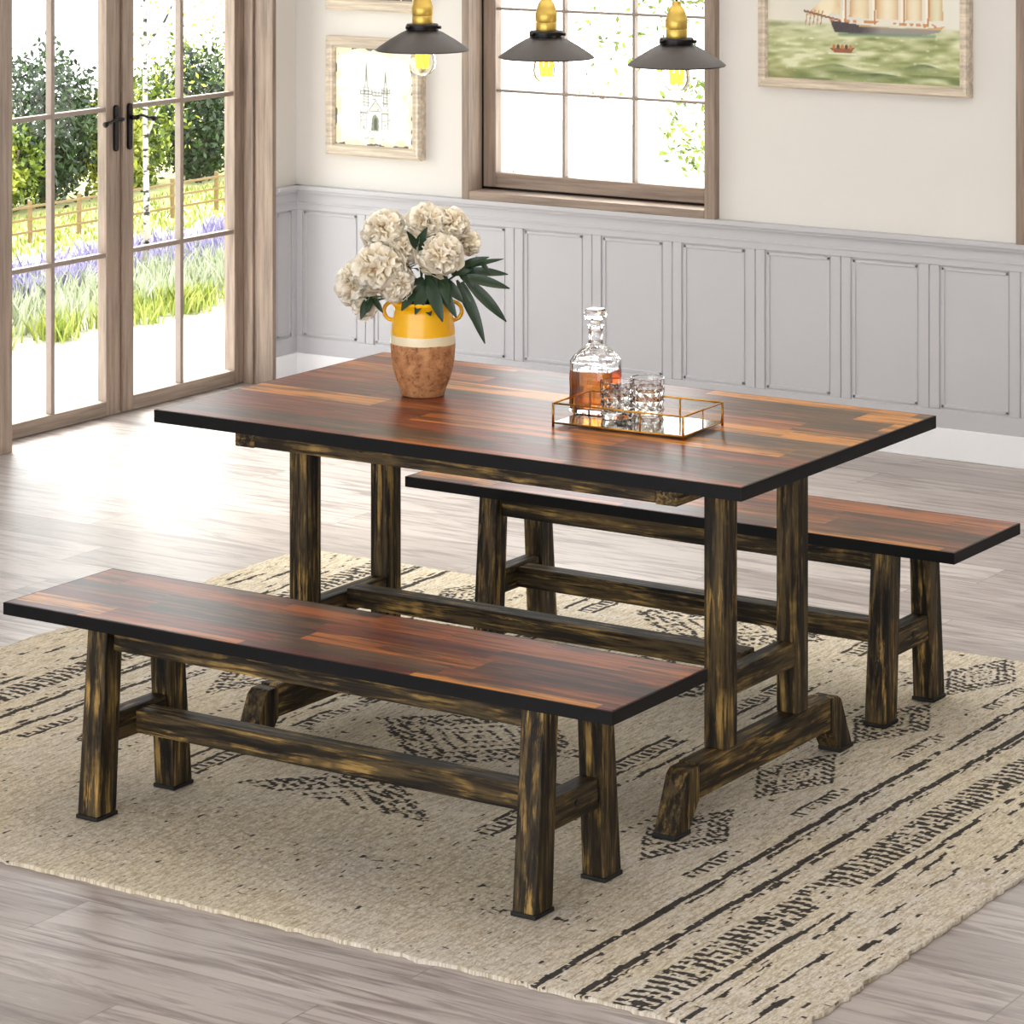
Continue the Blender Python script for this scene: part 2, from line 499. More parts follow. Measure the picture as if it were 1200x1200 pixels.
# windows
def window(name, x0, x1, label):
    e = struct(empty(name, ((x0 + x1) / 2, WB, AZ0)), label)
    cx = (x0 + x1) / 2; h = AZ1 - AZ0
    a, b = x0 - cx, x1 - cx
    c = MB()                                # casing lining the opening, standing proud of the wall
    c.box(a - .004, a + .026, -.032, .16, -.004, h)
    c.box(b - .036, b + .004, -.032, .16, -.004, h)
    c.build('window_casing', M['taupe_z'], e, bevel=0.003)
    c = MB()
    c.box(a + .026, b - .036, -.032, .16, -.004, .026)
    c.box(a + .026, b - .036, -.032, .16, h - .026, h)
    c.build('window_sill', M['taupe_x'], e, bevel=0.003)
    s = MB()
    s.box(a + .026, a + .078, .06, .10, .034, h - .03)
    s.box(b - .088, b - .036, .06, .10, .034, h - .03)
    s.build('sash_stiles', M['taupe_z'], e, bevel=0.003)
    s = MB()
    s.box(a + .078, b - .088, .06, .10, .034, .086)
    s.box(a + .078, b - .088, .06, .10, h - .08, h - .03)
    s.build('sash_rails', M['taupe_x'], e, bevel=0.003)
    k = MB(); k.box(a + .026, b - .036, .066, .096, .024, .036); k.box(a + .024, a + .0275, .052, .066, .026, h - .03)  # black strips stand in for the shadow lines in the gaps around the sash
    k.build('gap_shadow_strip', M['black'], e)
    g = MB()
    gx0, gx1 = a + .078, b - .088
    for i in (1, 2):
        xx = gx0 + (gx1 - gx0) * i / 3 + (-.002 if i == 1 else .0)
        g.box(xx - .005, xx + .005, .065, .09, .086, h - .08)
    for zz in (1.085, 1.373, 1.66):
        g.box(gx0, gx1, .0655, .0895, zz - .0045 - AZ0, zz + .0045 - AZ0)
    g.build('glazing_bars', M['muntin'], e, bevel=0.0015)
    MB().box(gx0, gx1, .075, .081, .086, h - .08).build('glass_panes', M['glass'], e)
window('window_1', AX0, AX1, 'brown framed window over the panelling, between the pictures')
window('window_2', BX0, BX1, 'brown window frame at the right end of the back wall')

# ------------------------------------------------------------------ garden outside
def soil(name, a, b, c, sc):
    t = NT(name)
    v = t.coords(); f = t.noise(v, sc, 6, 0.7); f2 = t.noise(v, sc * 6, 3, 0.6)
    t.base(t.mix(t.ramp(f2, [(0.4, (0, 0, 0, 1)), (0.6, (1, 1, 1, 1))]), t.mix(f, lin(a), lin(b)), lin(c)))
    t.rough(0.9)
    return t.m
M['meadow'] = soil('sunny_meadow', (180, 180, 116), (168, 174, 96), (192, 188, 140), 3)
M['bed'] = soil('lavender_bed_soil', (140, 136, 116), (126, 134, 92), (150, 146, 136), 5)
def ground(name, x0, x1, y0, y1, mat, label, cat):
    o = MB().box(x0, x1, y0, y1, -0.13, -0.03).build(name, mat); struct(o, label); return o
gt = MB(); gt.box(-4.54, WL - 0.2, -4, WB + 0.2, -.13, -.03); gt.box(-4.54, 5.0, WB + 0.2, 12, -.13, -.03)
struct(gt.build('terrace', M['concrete']), 'white paved terrace outside the doors')
struct(MB().box(-6.1, -4.54, -4, 12, -.13, -.03).build('flower_bed', M['bed']), 'planted bed beyond the terrace')
struct(MB().box(-9.0, -6.1, -4, 12, -.13, -.03).build('meadow', M['meadow']), 'pale sunny meadow')

def leafmat(name, a, b, trans=0.25):
    t = NT(name)
    oi = t.n('ShaderNodeAttribute'); oi.attribute_name = 'tone'
    t.base(t.mix(oi.outputs['Fac'], lin(a), lin(b))); t.rough(0.55)
    t.b.inputs['Transmission Weight'].default_value = 0.0
    return t.m
M['lf_dark'] = leafmat('dark_green_leaves', (14, 28, 20), (62, 88, 40))
M['lf_mid'] = leafmat('fresh_green_leaves', (44, 68, 18), (132, 150, 40))
M['lf_yel'] = leafmat('yellow_green_leaves', (96, 112, 20), (172, 176, 58))
M['bark'] = plain('brown_bark', (120, 104, 86), 0.8, vary=0.3, scale=40)
def birch_bark():
    t = NT('birch_bark')
    v = t.coords((6, 6, 14)); f = t.noise(v, 3.2, 3, 0.6)
    t.base(t.ramp(f, [(0.40, lin((30, 26, 24))), (0.47, lin((176, 170, 162)))])); t.rough(0.7)
    return t.m
M['birch'] = birch_bark()

def leaves(name, clouds, mat, parent, seed, size):
    """one mesh of small pointed leaves filling ellipsoid clouds (cx,cy,cz,rx,ry,rz,count)"""
    rg = np.random.default_rng(seed)
    V = []; T = []
    for (cx, cy, cz, rx, ry, rz, n) in clouds:
        d = rg.normal(size=(n, 3)); d /= np.linalg.norm(d, axis=1)[:, None]
        rad = rg.uniform(0.25, 1.0, n) ** 0.45
        lump = 1 + 0.22 * np.sin(d[:, 0] * 7 + seed) * np.cos(d[:, 2] * 6 + d[:, 1] * 5)
        c = np.array([cx, cy, cz]) + d * (rad * lump)[:, None] * np.array([rx, ry, rz])
        a = rg.normal(size=(n, 3)); a /= np.linalg.norm(a, axis=1)[:, None]
        b = np.cross(a, rg.normal(size=(n, 3))); b /= np.linalg.norm(b, axis=1)[:, None]
        s = size * rg.uniform(0.6, 1.3, n)[:, None]
        q = np.stack([c - a * s, c - b * s * .45, c + a * s, c + b * s * .45], 1)
        V.append(q.reshape(-1, 3)); T.append(np.repeat(rg.uniform(0, 1, n), 4))
    V = np.concatenate(V); T = np.concatenate(T); n = len(V) // 4
    me = bpy.data.meshes.new(name)
    me.vertices.add(len(V)); me.vertices.foreach_set('co', V.ravel())
    me.loops.add(len(V)); me.loops.foreach_set('vertex_index', np.arange(len(V)))
    me.polygons.add(n); me.polygons.foreach_set('loop_start', np.arange(n) * 4)
    me.update(calc_edges=True)
    at = me.attributes.new('tone', 'FLOAT', 'POINT'); at.data.foreach_set('value', T)
    me.materials.append(mat)
    o = bpy.data.objects.new(name, me); COL.objects.link(o); o.parent = parent
    return o

def shrub(loc, r, h, mat, n, seed, label, size=.022, group='shrubs behind the low fence'):
    e = empty('shrub', loc); tag(e, label, 'shrub', group)
    leaves('foliage', [(0, 0, h * .5, r, r, h * .52, n), (r * .4, -r * .5, h * .35, r * .6, r * .6, h * .38, n // 3), (-r * .3, r * .5, h * .4, r * .6, r * .6, h * .4, n // 3)], mat, e, seed, size)
    s = MB()
    for k in range(4):
        a = k * 1.7
        s.tube([(0.02 * math.cos(a), .02 * math.sin(a), -.0), (.3 * r * math.cos(a), .3 * r * math.sin(a), h * .35), (.5 * r * math.cos(a), .5 * r * math.sin(a), h * .7)], [.014, .01, .005], 6)
    s.build('stem', M['bark'], e, smooth=True)
G0 = -0.03
shrub((-7.35, 6.18, G0), .26, .52, M['lf_yel'], 1500, 1, 'yellow-green shrub at the left edge of the left door glass')
shrub((-7.45, 6.52, G0), .24, .46, M['lf_mid'], 1500, 12, 'low bright green shrub left of the dark round shrub')
shrub((-7.5, 6.93, G0), .33, .82, M['lf_dark'], 3600, 2, 'dark green round shrub seen left of the door handles')
shrub((-7.4, 7.32, G0), .22, .60, M['lf_yel'], 1600, 3, 'yellow-green shrub right behind the birch trunk')
shrub((-7.55, 7.72, G0), .26, .66, M['lf_mid'], 1800, 4, 'bright green shrub right of the birch trunk')
shrub((-7.5, 8.18, G0), .28, .72, M['lf_dark'], 2600, 5, 'dark green shrub seen at the right side of the right door glass')
shrub((-7.9, 8.75, G0), .4, .8, M['lf_mid'], 1500, 6, 'green shrub furthest right behind the door frame')

def tree(name, loc, trunk, branches, clouds, bark, lmat, seed, label, size, cat='tree'):
    e = empty(name, loc); tag(e, label, cat)
    MB().tube([p[:3] for p in trunk], [p[3] for p in trunk], 10).build('trunk', bark, e, smooth=True)
    for br in branches: MB().tube(br, [.009 - .006 * i / (len(br) - 1) for i in range(len(br))], 6).build('branch', bark, e, smooth=True)
    leaves('foliage', clouds, lmat, e, seed, size)
tree('birch_tree', (-5.353, 5.127, G0), [(0, 0, 0, .018), (.01, .0, .3, .014), (-.008, .01, .7, .012), (0, .0, 1.05, .011), (.01, -.01, 1.5, .008), (0, 0, 2.1, .004)],
     [[(0, 0, 1.03), (-.03, -.08, 1.12), (-.05, -.14, 1.22)], [(0, 0, 1.03), (.03, .10, 1.14), (.05, .2, 1.3)], [(0, 0, 1.3), (.1, -.2, 1.6)], [(0, 0, 1.4), (-.1, .25, 1.75)], [(0, 0, .62), (0, .1, .75)]],
     [(0, -.1, 1.5, .3, .45, .4, 260), (0, .25, 1.15, .25, .35, .35, 160), (0, 0, 2.0, .4, .5, .3, 500), (0, .1, .75, .15, .2, .3, 120)],
     M['birch'], M['lf_yel'], 21, 'slender birch with white spotted trunk seen through the right door leaf', .014)
tree('garden_tree', (-8.2, 6.6, G0), [(0, 0, 0, .035), (.02, .02, .6, .028), (0, 0, 1.2, .02), (0, .05, 1.8, .01)],
     [[(0, 0, .9), (.1, -.3, 1.2)], [(0, 0, 1.0), (0, .3, 1.3)], [(0, 0, 1.2), (.1, .2, 1.7)]],
     [(.2, -.35, 1.15, .3, .35, .3, 500), (0, .1, 1.6, .5, .6, .4, 900), (.1, .25, 1.05, .3, .3, .3, 260)],
     M['bark'], M['lf_yel'], 22, 'light airy tree with sparse yellow-green leaves behind the shrubs', .02)
tree('leafy_tree', (-2.55, 6.2, G0), [(0, 0, 0, .05), (-.03, 0, .8, .04), (0, 0, 1.6, .03), (0, 0, 2.2, .015)],
     [[(0, 0, 1.2), (-.3, -.1, 1.35), (-.55, -.15, 1.25)], [(0, 0, 1.4), (-.3, 0, 1.6), (-.7, -.1, 1.6)], [(0, 0, .9), (-.25, -.1, .95), (-.5, -.1, .8)]],
     [(-.50, -.15, 1.50, .34, .3, .30, 620), (-.5, -.15, 1.1, .16, .2, .3, 130), (-.50, -.2, .74, .15, .15, .22, 260), (-.85, -.2, 1.25, .25, .2, .3, 130), (-1.0, -.2, .95, .2, .2, .2, 30), (.2, 0, 1.8, .5, .5, .5, 500)],
     M['bark'], M['lf_mid'], 23, 'tree with sparse green leaves outside the back window', .02)

# low rail fence
fe = empty('rail_fence', (-6.55, 7.2, G0)); tag(fe, 'low wooden rail fence across the pale meadow in front of the shrubs', 'fence')
M['fence'] = plain('bleached_fence_wood', (128, 106, 70), 0.8, vary=0.1)
for k in range(14):
    yy = -2.2 + k * .36
    MB().box(-.009, .009, yy - .007, yy + .007, -.005, .20).build('fence_post', M['fence'], fe)
for z in (.055, .115, .175):
    MB().box(.009, .015, -2.3, 2.6, z - .0055, z + .0055).build('fence_rail', M['fence'], fe)

def blades(name, x0, x1, y0, y1, n, hmin, hmax, wid, mat, seed, clump=0):
    rg = np.random.default_rng(seed)
    if clump:
        cc = np.stack([rg.uniform(x0, x1, clump), rg.uniform(y0, y1, clump)], 1)
        base = cc[rg.integers(0, clump, n)] + rg.normal(0, .035, (n, 2))
    else:
        base = np.stack([rg.uniform(x0, x1, n), rg.uniform(y0, y1, n)], 1)
    h = rg.uniform(hmin, hmax, n); lean = rg.normal(0, .28, (n, 2)) * h[:, None]
    an = rg.uniform(0, np.pi, n); w = np.stack([np.cos(an), np.sin(an)], 1) * wid
    z0 = np.full(n, G0)
    P = np.zeros((n, 5, 3))
    P[:, 0, :2] = base - w; P[:, 1, :2] = base + w; P[:, 0, 2] = P[:, 1, 2] = z0
    P[:, 2, :2] = base + w * .8 + lean * .45; P[:, 4, :2] = base - w * .8 + lean * .45; P[:, 2, 2] = P[:, 4, 2] = z0 + h * .6
    P[:, 3, :2] = base + lean; P[:, 3, 2] = z0 + h
    me = bpy.data.meshes.new(name)
    me.vertices.add(n * 5); me.vertices.foreach_set('co', P.ravel())
    me.loops.add(n * 5); me.loops.foreach_set('vertex_index', np.arange(n * 5))
    me.polygons.add(n); me.polygons.foreach_set('loop_start', np.arange(n) * 5)
    me.update(calc_edges=True)
    at = me.attributes.new('tone', 'FLOAT', 'POINT'); at.data.foreach_set('value', np.repeat(rg.uniform(0, 1, n), 5))
    me.materials.append(mat)
    o = bpy.data.objects.new(name, me); COL.objects.link(o)
    return o
M['lav'] = leafmat('lavender_flowers', (138, 128, 176), (186, 180, 208))
M['gr'] = leafmat('sunlit_grass', (112, 134, 34), (184, 188, 98))
M['gr2'] = leafmat('pale_stems', (158, 170, 128), (202, 206, 188))
tag(blades('grass_border', -4.78, -4.58, 2.6, 7.5, 3600, .05, .12, .004, M['gr'], 31, 90), 'bright green grass growing along the terrace edge', 'grass', kind='stuff')
tag(blades('lavender', -5.75, -5.25, 3.0, 8.5, 5200, .10, .17, .006, M['lav'], 32, 220), 'hazy purple lavender in the bed beyond the grass edge', 'lavender', kind='stuff')
tag(blades('tall_grass', -5.4, -4.75, 2.8, 8.0, 6500, .07, .15, .004, M['gr2'], 33, 260), 'pale green stems between grass edge and lavender', 'grass', kind='stuff')
tag(blades('meadow_grass', -7.2, -6.2, 4.0, 9.0, 5000, .015, .035, .005, M['gr'], 34), 'short yellow-green meadow grass around the fence', 'grass', kind='stuff')

# ------------------------------------------------------------------ rug
def rug():
    x0, x1, y0, y1 = -1.60, 1.238, -1.205, 1.262
    nx, ny = 710, 494
    X = np.linspace(x0, x1, nx); Y = np.linspace(y0, y1, ny)
    gx, gy = np.meshgrid(X, Y)
    rg = np.random.default_rng(5)
    def smooth(sx, sy, seed):
        g = np.random.default_rng(seed)
        a = g.normal(size=(int((y1 - y0) / sy) + 3, int((x1 - x0) / sx) + 3))
        u = (gx - x0) / sx; v = (gy - y0) / sy
        i = u.astype(int); j = v.astype(int); fu = u - i; fv = v - j
        fu = fu * fu * (3 - 2 * fu); fv = fv * fv * (3 - 2 * fv)
        return (a[j, i] * (1 - fu) * (1 - fv) + a[j, i + 1] * fu * (1 - fv) + a[j + 1, i] * (1 - fu) * fv + a[j + 1, i + 1] * fu * fv)
    wob = smooth(.4, .25, 1) * .004 + smooth(.1, .05, 2) * .0022
    s = np.abs(gx + .18 + wob)
    m = np.zeros_like(gx)
    fray = smooth(.008, .02, 3)                     # worn yarn
    fr2 = smooth(.02, .14, 4)
    dash = smooth(.008, .035, 6)
    def line(c, w, amt=1.0, thr=-1.0):
        k = (np.abs(s - c) < w) & (fray + .5 * fr2 > thr)
        m[k] = np.maximum(m[k], amt)
    line(.925, .0082, 1, -1.5); line(1.016, .0082, 1, -1.4)
    line(.945, .005, .9, .4); line(1.034, .006, .9, .35)
    # herringbone band
    t = (s - 1.128) / .042
    fish = np.sin((gy * 2 * np.pi / .026) + np.abs(t) * 2.2 + (np.floor(gy / .17) % 2) * 2.0) > -.1
    k = (np.abs(t) < 1) & fish & (fray > -.9) & (smooth(.2, .12, 9) > -1.3)
    m[k] = 1
    k = (np.abs(t) < 1) & (fray > 1.0); m[k] = .8
    # broken dashes outside
    for c, th in ((1.20, .55), (1.235, .8), (1.29, .55), (1.335, .45), (1.375, .8)):
        k = (np.abs(s - c) < .007) & (dash + fr2 * .8 > th); m[k] = 1
    # lozenge row between the lines and the middle
    def lozenge(c, half, per, ph, lw=.011):
        yy = (gy + ph) % per - per / 2
        d = np.abs(s - c) / half + np.abs(yy) / (per * .42)
        st = np.floor(d * 7)
        ring = (d < 1.0) & ((d * 4.5) % 1 < .45)
        hat = np.sin(gy * 2 * np.pi / .024 + s * 90) > .0
        st_ = np.sin(gy * 2 * np.pi / .021 + np.floor(gx / .011) * 2.1) > -.35
        k = ring & st_ & (fray > -.9); m[k] = 1
        k = (d < .98) & (d > .45) & hat & (fray > -.5); m[k] = np.maximum(m[k], .9)
    lozenge(.735, .095, .47, .09)
    k = (np.abs(s - .855) < .004) & (((gy + .1) % .47) < .2) & (fray > -1); m[k] = 1
    k = (np.abs(s - .872) < .012) & (((gy + .1) % .47) < .22) & (np.sin(gy * 2 * np.pi / .022) > 0) & (fray > -.4); m[k] = 1
    k = (np.abs(s - .62) < .006) & (np.sin(gy * 2 * np.pi / .03) > .2) & (fr2 > -.5); m[k] = 1
    # middle field: medallions between striped bars
    sc = gx + .18 + wob
    yy = (gy + .28) % .58 - .29
    d = np.abs(sc) / .30 + np.abs(yy) / .27
    st_ = np.sin(gy * 2 * np.pi / .024 + np.floor(gx / .012) * 2.1) > -.3
    k = (d < 1) & ((d * 6) % 1 < .48) & st_ & (fray > -.8); m[k] = 1
    k = (d < .96) & (d > .5) & (np.sin(gy * 2 * np.pi / .026 + sc * 70) > .1) & (fray > -.3); m[k] = 1
    for c in (.36, .405, .45):
        k = (np.abs(np.abs(sc) - c) < .006) & (((gy + .15) % .62) < .40) & (fray + fr2 > -1.0); m[k] = 1
    k = (np.abs(np.abs(sc) - .383) < .013) & (((gy + .15) % .62) < .38) & (np.sin(gy * 2 * np.pi / .024) > 0); m[k] = 1
    # the weave quietens towards the left front third
    quiet = (gy < -.55) & (s < .9)
    m[quiet] = 0
    # scattered dark yarn flecks everywhere
    k = (smooth(.007, .026, 11) > 1.85) & (smooth(.3, .3, 12) > -.4); m[k] = .9
    k = (smooth(.006, .014, 14) > 2.1); m[k] = .7
    k = (smooth(.012, .010, 15) + .7 * smooth(.16, .10, 16) > 2.35); m[k] = .8
    m *= (smooth(.005, .006, 17) > -1.6)
    hgt = .008 + .0007 * smooth(.01, .006, 18)
    # ragged edges
    ex = gx + np.where(np.arange(nx)[None, :] == 0, 1, 0) * smooth(.02, .02, 19) * .003 + np.where(np.arange(nx)[None, :] == nx - 1, 1, 0) * smooth(.02, .02, 20) * .003
    ey = gy + np.where(np.arange(ny)[:, None] == 0, 1, 0) * smooth(.02, .02, 21) * .003
    co = np.stack([ex, ey, hgt], -1).reshape(-1, 3)
    nv = nx * ny
    # skirt verts
    ring = np.concatenate([np.arange(nx), nx * np.arange(1, ny) + nx - 1, (ny - 1) * nx + np.arange(nx - 2, -1, -1), nx * np.arange(ny - 2, 0, -1)])
    sk = co[ring].copy(); sk[:, 2] = 0.0005
    allco = np.concatenate([co, sk])
    i = np.arange(nx - 1)[None, :]; j = np.arange(ny - 1)[:, None]
    a = (j * nx + i).ravel()
    quads = np.stack([a, a + 1, a + nx + 1, a + nx], 1)
    r = np.arange(len(ring)); r2 = (r + 1) % len(ring)
    q2 = np.stack([ring[r], nv + r, nv + r2, ring[r2]], 1)
    Q = np.concatenate([quads, q2])
    me = bpy.data.meshes.new('rug')
    me.vertices.add(len(allco)); me.vertices.foreach_set('co', allco.ravel())
    me.loops.add(Q.size); me.loops.foreach_set('vertex_index', Q.ravel())
    me.polygons.add(len(Q)); me.polygons.foreach_set('loop_start', np.arange(len(Q)) * 4)
    me.update(calc_edges=True)
    at = me.attributes.new('motif', 'FLOAT', 'POINT')
    at.data.foreach_set('value', np.concatenate([m.ravel(), np.zeros(len(ring))]))
    t = NT('woven_wool')
    an = t.n('ShaderNodeAttribute'); an.attribute_name = 'motif'
    v = t.coords((1, 1, 1)); vs = t.coords((60, 9, 1)); vf = t.coords((260, 90, 1))
    n1 = t.noise(v, 2.2, 4, 0.6); n2 = t.noise(vs, 2.0, 4, 0.7); n3 = t.noise(vf, 1.0, 2, 0.6)
    c = t.mix(t.ramp(n1, [(0.4, (0, 0, 0, 1)), (0.62, (1, 1, 1, 1))]), lin((224, 212, 188)), lin((216, 208, 196)))
    c = t.mix(t.ramp(n2, [(0.38, (0.85, 0.85, 0.85, 1)), (0.56, (0, 0, 0, 1))]), c, lin((172, 156, 128)))
    c = t.mix(t.ramp(n3, [(0.55, (0, 0, 0, 1)), (0.7, (0.8, 0.8, 0.8, 1))]), c, lin((240, 232, 214)))
    c = t.mix(t.ramp(n3, [(0.3, (0.55, 0.55, 0.55, 1)), (0.42, (0, 0, 0, 1))]), c, lin((120, 104, 80)))
    c = t.mix(t.ramp(an.outputs['Fac'], [(0.3, (0, 0, 0, 1)), (0.7, (0.93, 0.93, 0.93, 1))]), c, lin((36, 33, 36)))
    t.base(c); t.rough(0.95); t.b.inputs['Specular IOR Level'].default_value = 0.1
    t.bump(n3, 0.5, 0.003)
    me.materials.append(t.m)
    o = bpy.data.objects.new('rug', me); COL.objects.link(o)
    tag(o, 'beige woven rug with worn black stripes and lozenge motifs under the table', 'rug')
rug()
RZ = 0.0085

# ------------------------------------------------------------------ dining table
def beam(name, x0, x1, y0, y1, z0, z1, mat, parent, bv=.003):
    """beam whose origin lies at its centre"""
    c = ((x0 + x1) / 2, (y0 + y1) / 2, (z0 + z1) / 2)
    return MB().box(x0 - c[0], x1 - c[0], y0 - c[1], y1 - c[1], z0 - c[2], z1 - c[2]).build(name, mat, parent, c, bevel=bv)
def slab_top(L, W, z, t, mat, parent, name):
    top = MB().box(-L / 2 + .004, L / 2 - .004, -W / 2 + .004, W / 2 - .004, z - t + .001, z).build(name, mat, parent, bevel=.0008, seg=1)
    e = MB()
    a, b = L / 2, W / 2
    zt, zb = z - .0006, z - t
    e.box(-a, a, -b, -b + .004, zb, zt); e.box(-a, a, b - .004, b, zb, zt)
    e.box(-a, -a + .004, -b + .004, b - .004, zb, zt); e.box(a - .004, a, -b + .004, b - .004, zb, zt)
    e.box(-a + .004, a - .004, -b + .004, b - .004, zb, zb + .0009)
    eb = e.build('edge_band', M['edge'], parent); eb['label'] = 'black edge band'
    return top

def make_table():
    r = empty('dining_table', (0, 0, 0))
    slab_top(1.495, .888, .76, .028, M['table_boards'], r, 'tabletop')
    oy = .011
    for (xc, s) in ((.5345, 1), (-.5475, -1)):
        xa, xb = xc - .0258, xc + .0258
        beam('top_beam', xa, xb, -.386 + oy, .386 + oy, .686, .7315, M['wy'], r)
        for q in (-1, 1):
            yc = oy + q * .159
            beam('leg', xa + .0003, xb - .0003, yc - .027, yc + .027, .141, .686, M['wz'], r)
        beam('crossbar', xa + .004, xb - .004, oy - .132, oy + .132, .245, .296, M['wy'], r)
        mb = MB().prism_x([(-.292, -.036), (.292, -.036), (.292, .036), (-.292, .036)], -.0255, .0255)
        mb.build('foot_beam', M['wy'], r, (xc, oy, RZ + .0965), bevel=.003)
        for q in (-1, 1):
            poly = [(q * .2925, .1325), (q * .326, .1325), (q * .342, .122), (q * .394, .010), (q * .334, .010), (q * .296, .0605), (q * .2925, .0605)]
            zc = .07
            f = MB().prism_x([(y, z - zc) for y, z in poly], -.0258, .0258).build('foot', M['wz'], r, (xc, oy, RZ + zc - .004), bevel=.002)
            MB().box(-.028, .028, q * .364 - .033, q * .364 + .033, -.0045, .0055).build('foot_cap', M['cap'], f, (0, 0, -zc + .0085), bevel=.002)
    for q in (-1, 1):
        y = oy + q * .366
        beam('apron', -.5215, .5085, y - .0185, y + .0185, .688, .7315, M['wx'], r)
    beam('stretcher', -.5255, .5125, oy - .03, oy + .03, .262, .3035 - .0, M['wx'], r)
    return r
tb = make_table()
tag(tb, 'large rectangular trestle dining table with mixed brown plank top and black edge', 'dining table')

# ------------------------------------------------------------------ benches
def make_bench(name, x, y):
    r = empty(name, (x, y, 0))
    slab_top(1.497, .3565, .436, .026, M['bench_boards'], r, 'seat')
    H = .4095
    for xc in (-.5365, .5395):
        for q in (-1, 1):
            # splayed leg: narrow stance under the seat, wide on the rug
            yo0, yi0, yo1, yi1 = .158, .094, .124, .072
            zc = .2
            b = [(-.0262, q * yo0, RZ + .008 - zc), (.0262, q * yo0, RZ + .008 - zc), (.0262, q * yi0, RZ + .008 - zc), (-.0262, q * yi0, RZ + .008 - zc)]
            t = [(-.0262, q * yo1, H - zc), (.0262, q * yo1, H - zc), (.0262, q * yi1, H - zc), (-.0262, q * yi1, H - zc)]
            lg = MB().hexa(b, t).build('leg', M['wz'], r, (xc, 0, zc), bevel=.003)
            MB().box(-.0285, .0285, q * .1262 - .0345, q * .1262 + .0345, 0, .009).build('foot_cap', M['cap'], lg, (0, 0, RZ - zc), bevel=.002)
        cb = MB().hexa([(-.021, -.083, -.03), (.021, -.083, -.03), (.021, .083, -.03), (-.021, .083, -.03)], [(-.021, -.076, .03), (.021, -.076, .03), (.021, .076, .03), (-.021, .076, .03)]).build('crossbar', M['wy'], r, (xc, 0, .187), bevel=.003)
        s = 1 if xc > 0 else -1
        bo = MB(); bo.lathe([(.0001, 0), (.0075, 0), (.0075, .003), (.0001, .003)], 14, closed=False)
        o = bo.build('bolt', M['cap'], cb, (s * .0205, 0, .002)); o.rotation_euler = (0, s * math.pi / 2, 0)
    beam('stretcher', -.515, .518, -.027, .027, .161, .211, M['wx'], r)
    for q in (-1, 1):
        beam('apron', -.5095, .5125, q * .0935 - .0125, q * .0935 + .0125, .352, .4095, M['wx'], r)
    return r
b1 = make_bench('bench', .005, -.7685)
tag(b1, 'long plank-topped bench in front of the table, nearest the viewer', 'bench', 'benches beside the dining table')
b2 = copy_tree(b1); b2.location = (-.003, .7201, 0)
b2['label'] = 'long plank-topped bench behind the table, towards the panelled wall'

# ------------------------------------------------------------------ vase and flowers
VX, VY, TZ = -.345, .03, .76
def vase_mat():
    t = NT('glazed_terracotta')
    tc = t.n('ShaderNodeTexCoord'); sx = t.n('ShaderNodeSeparateXYZ'); t.l(tc.outputs['Object'], sx.inputs[0])
    v = t.coords()
    wv = t.math('ADD', sx.outputs[2], t.math('MULTIPLY', t.math('SUBTRACT', t.noise(v, 22, 2), .5), .006))
    clay = t.mix(t.ramp(t.noise(v, 45, 5, .7), [(.35, (0, 0, 0, 1)), (.65, (1, 1, 1, 1))]), lin((150, 96, 58)), lin((206, 152, 104)))
    clay = t.mix(t.ramp(t.noise(v, 90, 3, .7), [(.3, (.7, .7, .7, 1)), (.42, (0, 0, 0, 1))]), clay, lin((110, 66, 40)))
    yel = t.mix(t.noise(v, 12, 3), lin((240, 170, 4)), lin((255, 200, 20)))
    c = t.mix(t.math('GREATER_THAN', wv, .120), clay, lin((240, 226, 190)))
    c = t.mix(t.math('GREATER_THAN', wv, .140), c, yel)
    t.base(c)
    t.rough(t.math('SUBTRACT', .75, t.math('MULTIPLY', t.math('GREATER_THAN', wv, .120), .55)))
    t.bump(t.math('MULTIPLY', t.noise(v, 60, 4), t.math('LESS_THAN', wv, .12)), .5, .003)
    return t.m
M['vase'] = vase_mat()
ve = empty('flower_vase', (VX, VY, TZ)); tag(ve, 'two-handled clay vase with yellow glazed top and white band on the table', 'vase')
prof = [(.046, 0), (.049, .002), (.050, .006), (.053, .016), (.061, .035), (.068, .06), (.0725, .085), (.0745, .115), (.074, .14), (.072, .16), (.070, .176), (.067, .190), (.066, .198), (.070, .205), (.0735, .210), (.0735, .214), (.070, .217), (.064, .215), (.0615, .205), (.0615, .19), (.066, .15), (.066, .1), (.05, .03), (.001, .02)]
v_ = MB(); v_.lathe(prof, 48, closed=False); v_.add([(.046 * math.cos(2 * math.pi * k / 48), .046 * math.sin(2 * math.pi * k / 48), 0) for k in range(48)], [tuple(range(48))])
v_.build('vase_body', M['vase'], ve, smooth='auto')
hd = math.radians(33)
for s in (-1, 1):
    pts = []
    for i in range(13):
        a = math.pi * i / 12
        rr = .068 + .021 * math.sin(a)
        z = .213 - .042 * (1 - math.cos(a)) / 2 * 1.0
        pts.append((s * rr * math.cos(hd), s * rr * math.sin(hd), z))
    h = MB().tube(pts, .0048, 10).build('vase_handle', M['vase'], ve, smooth=True)

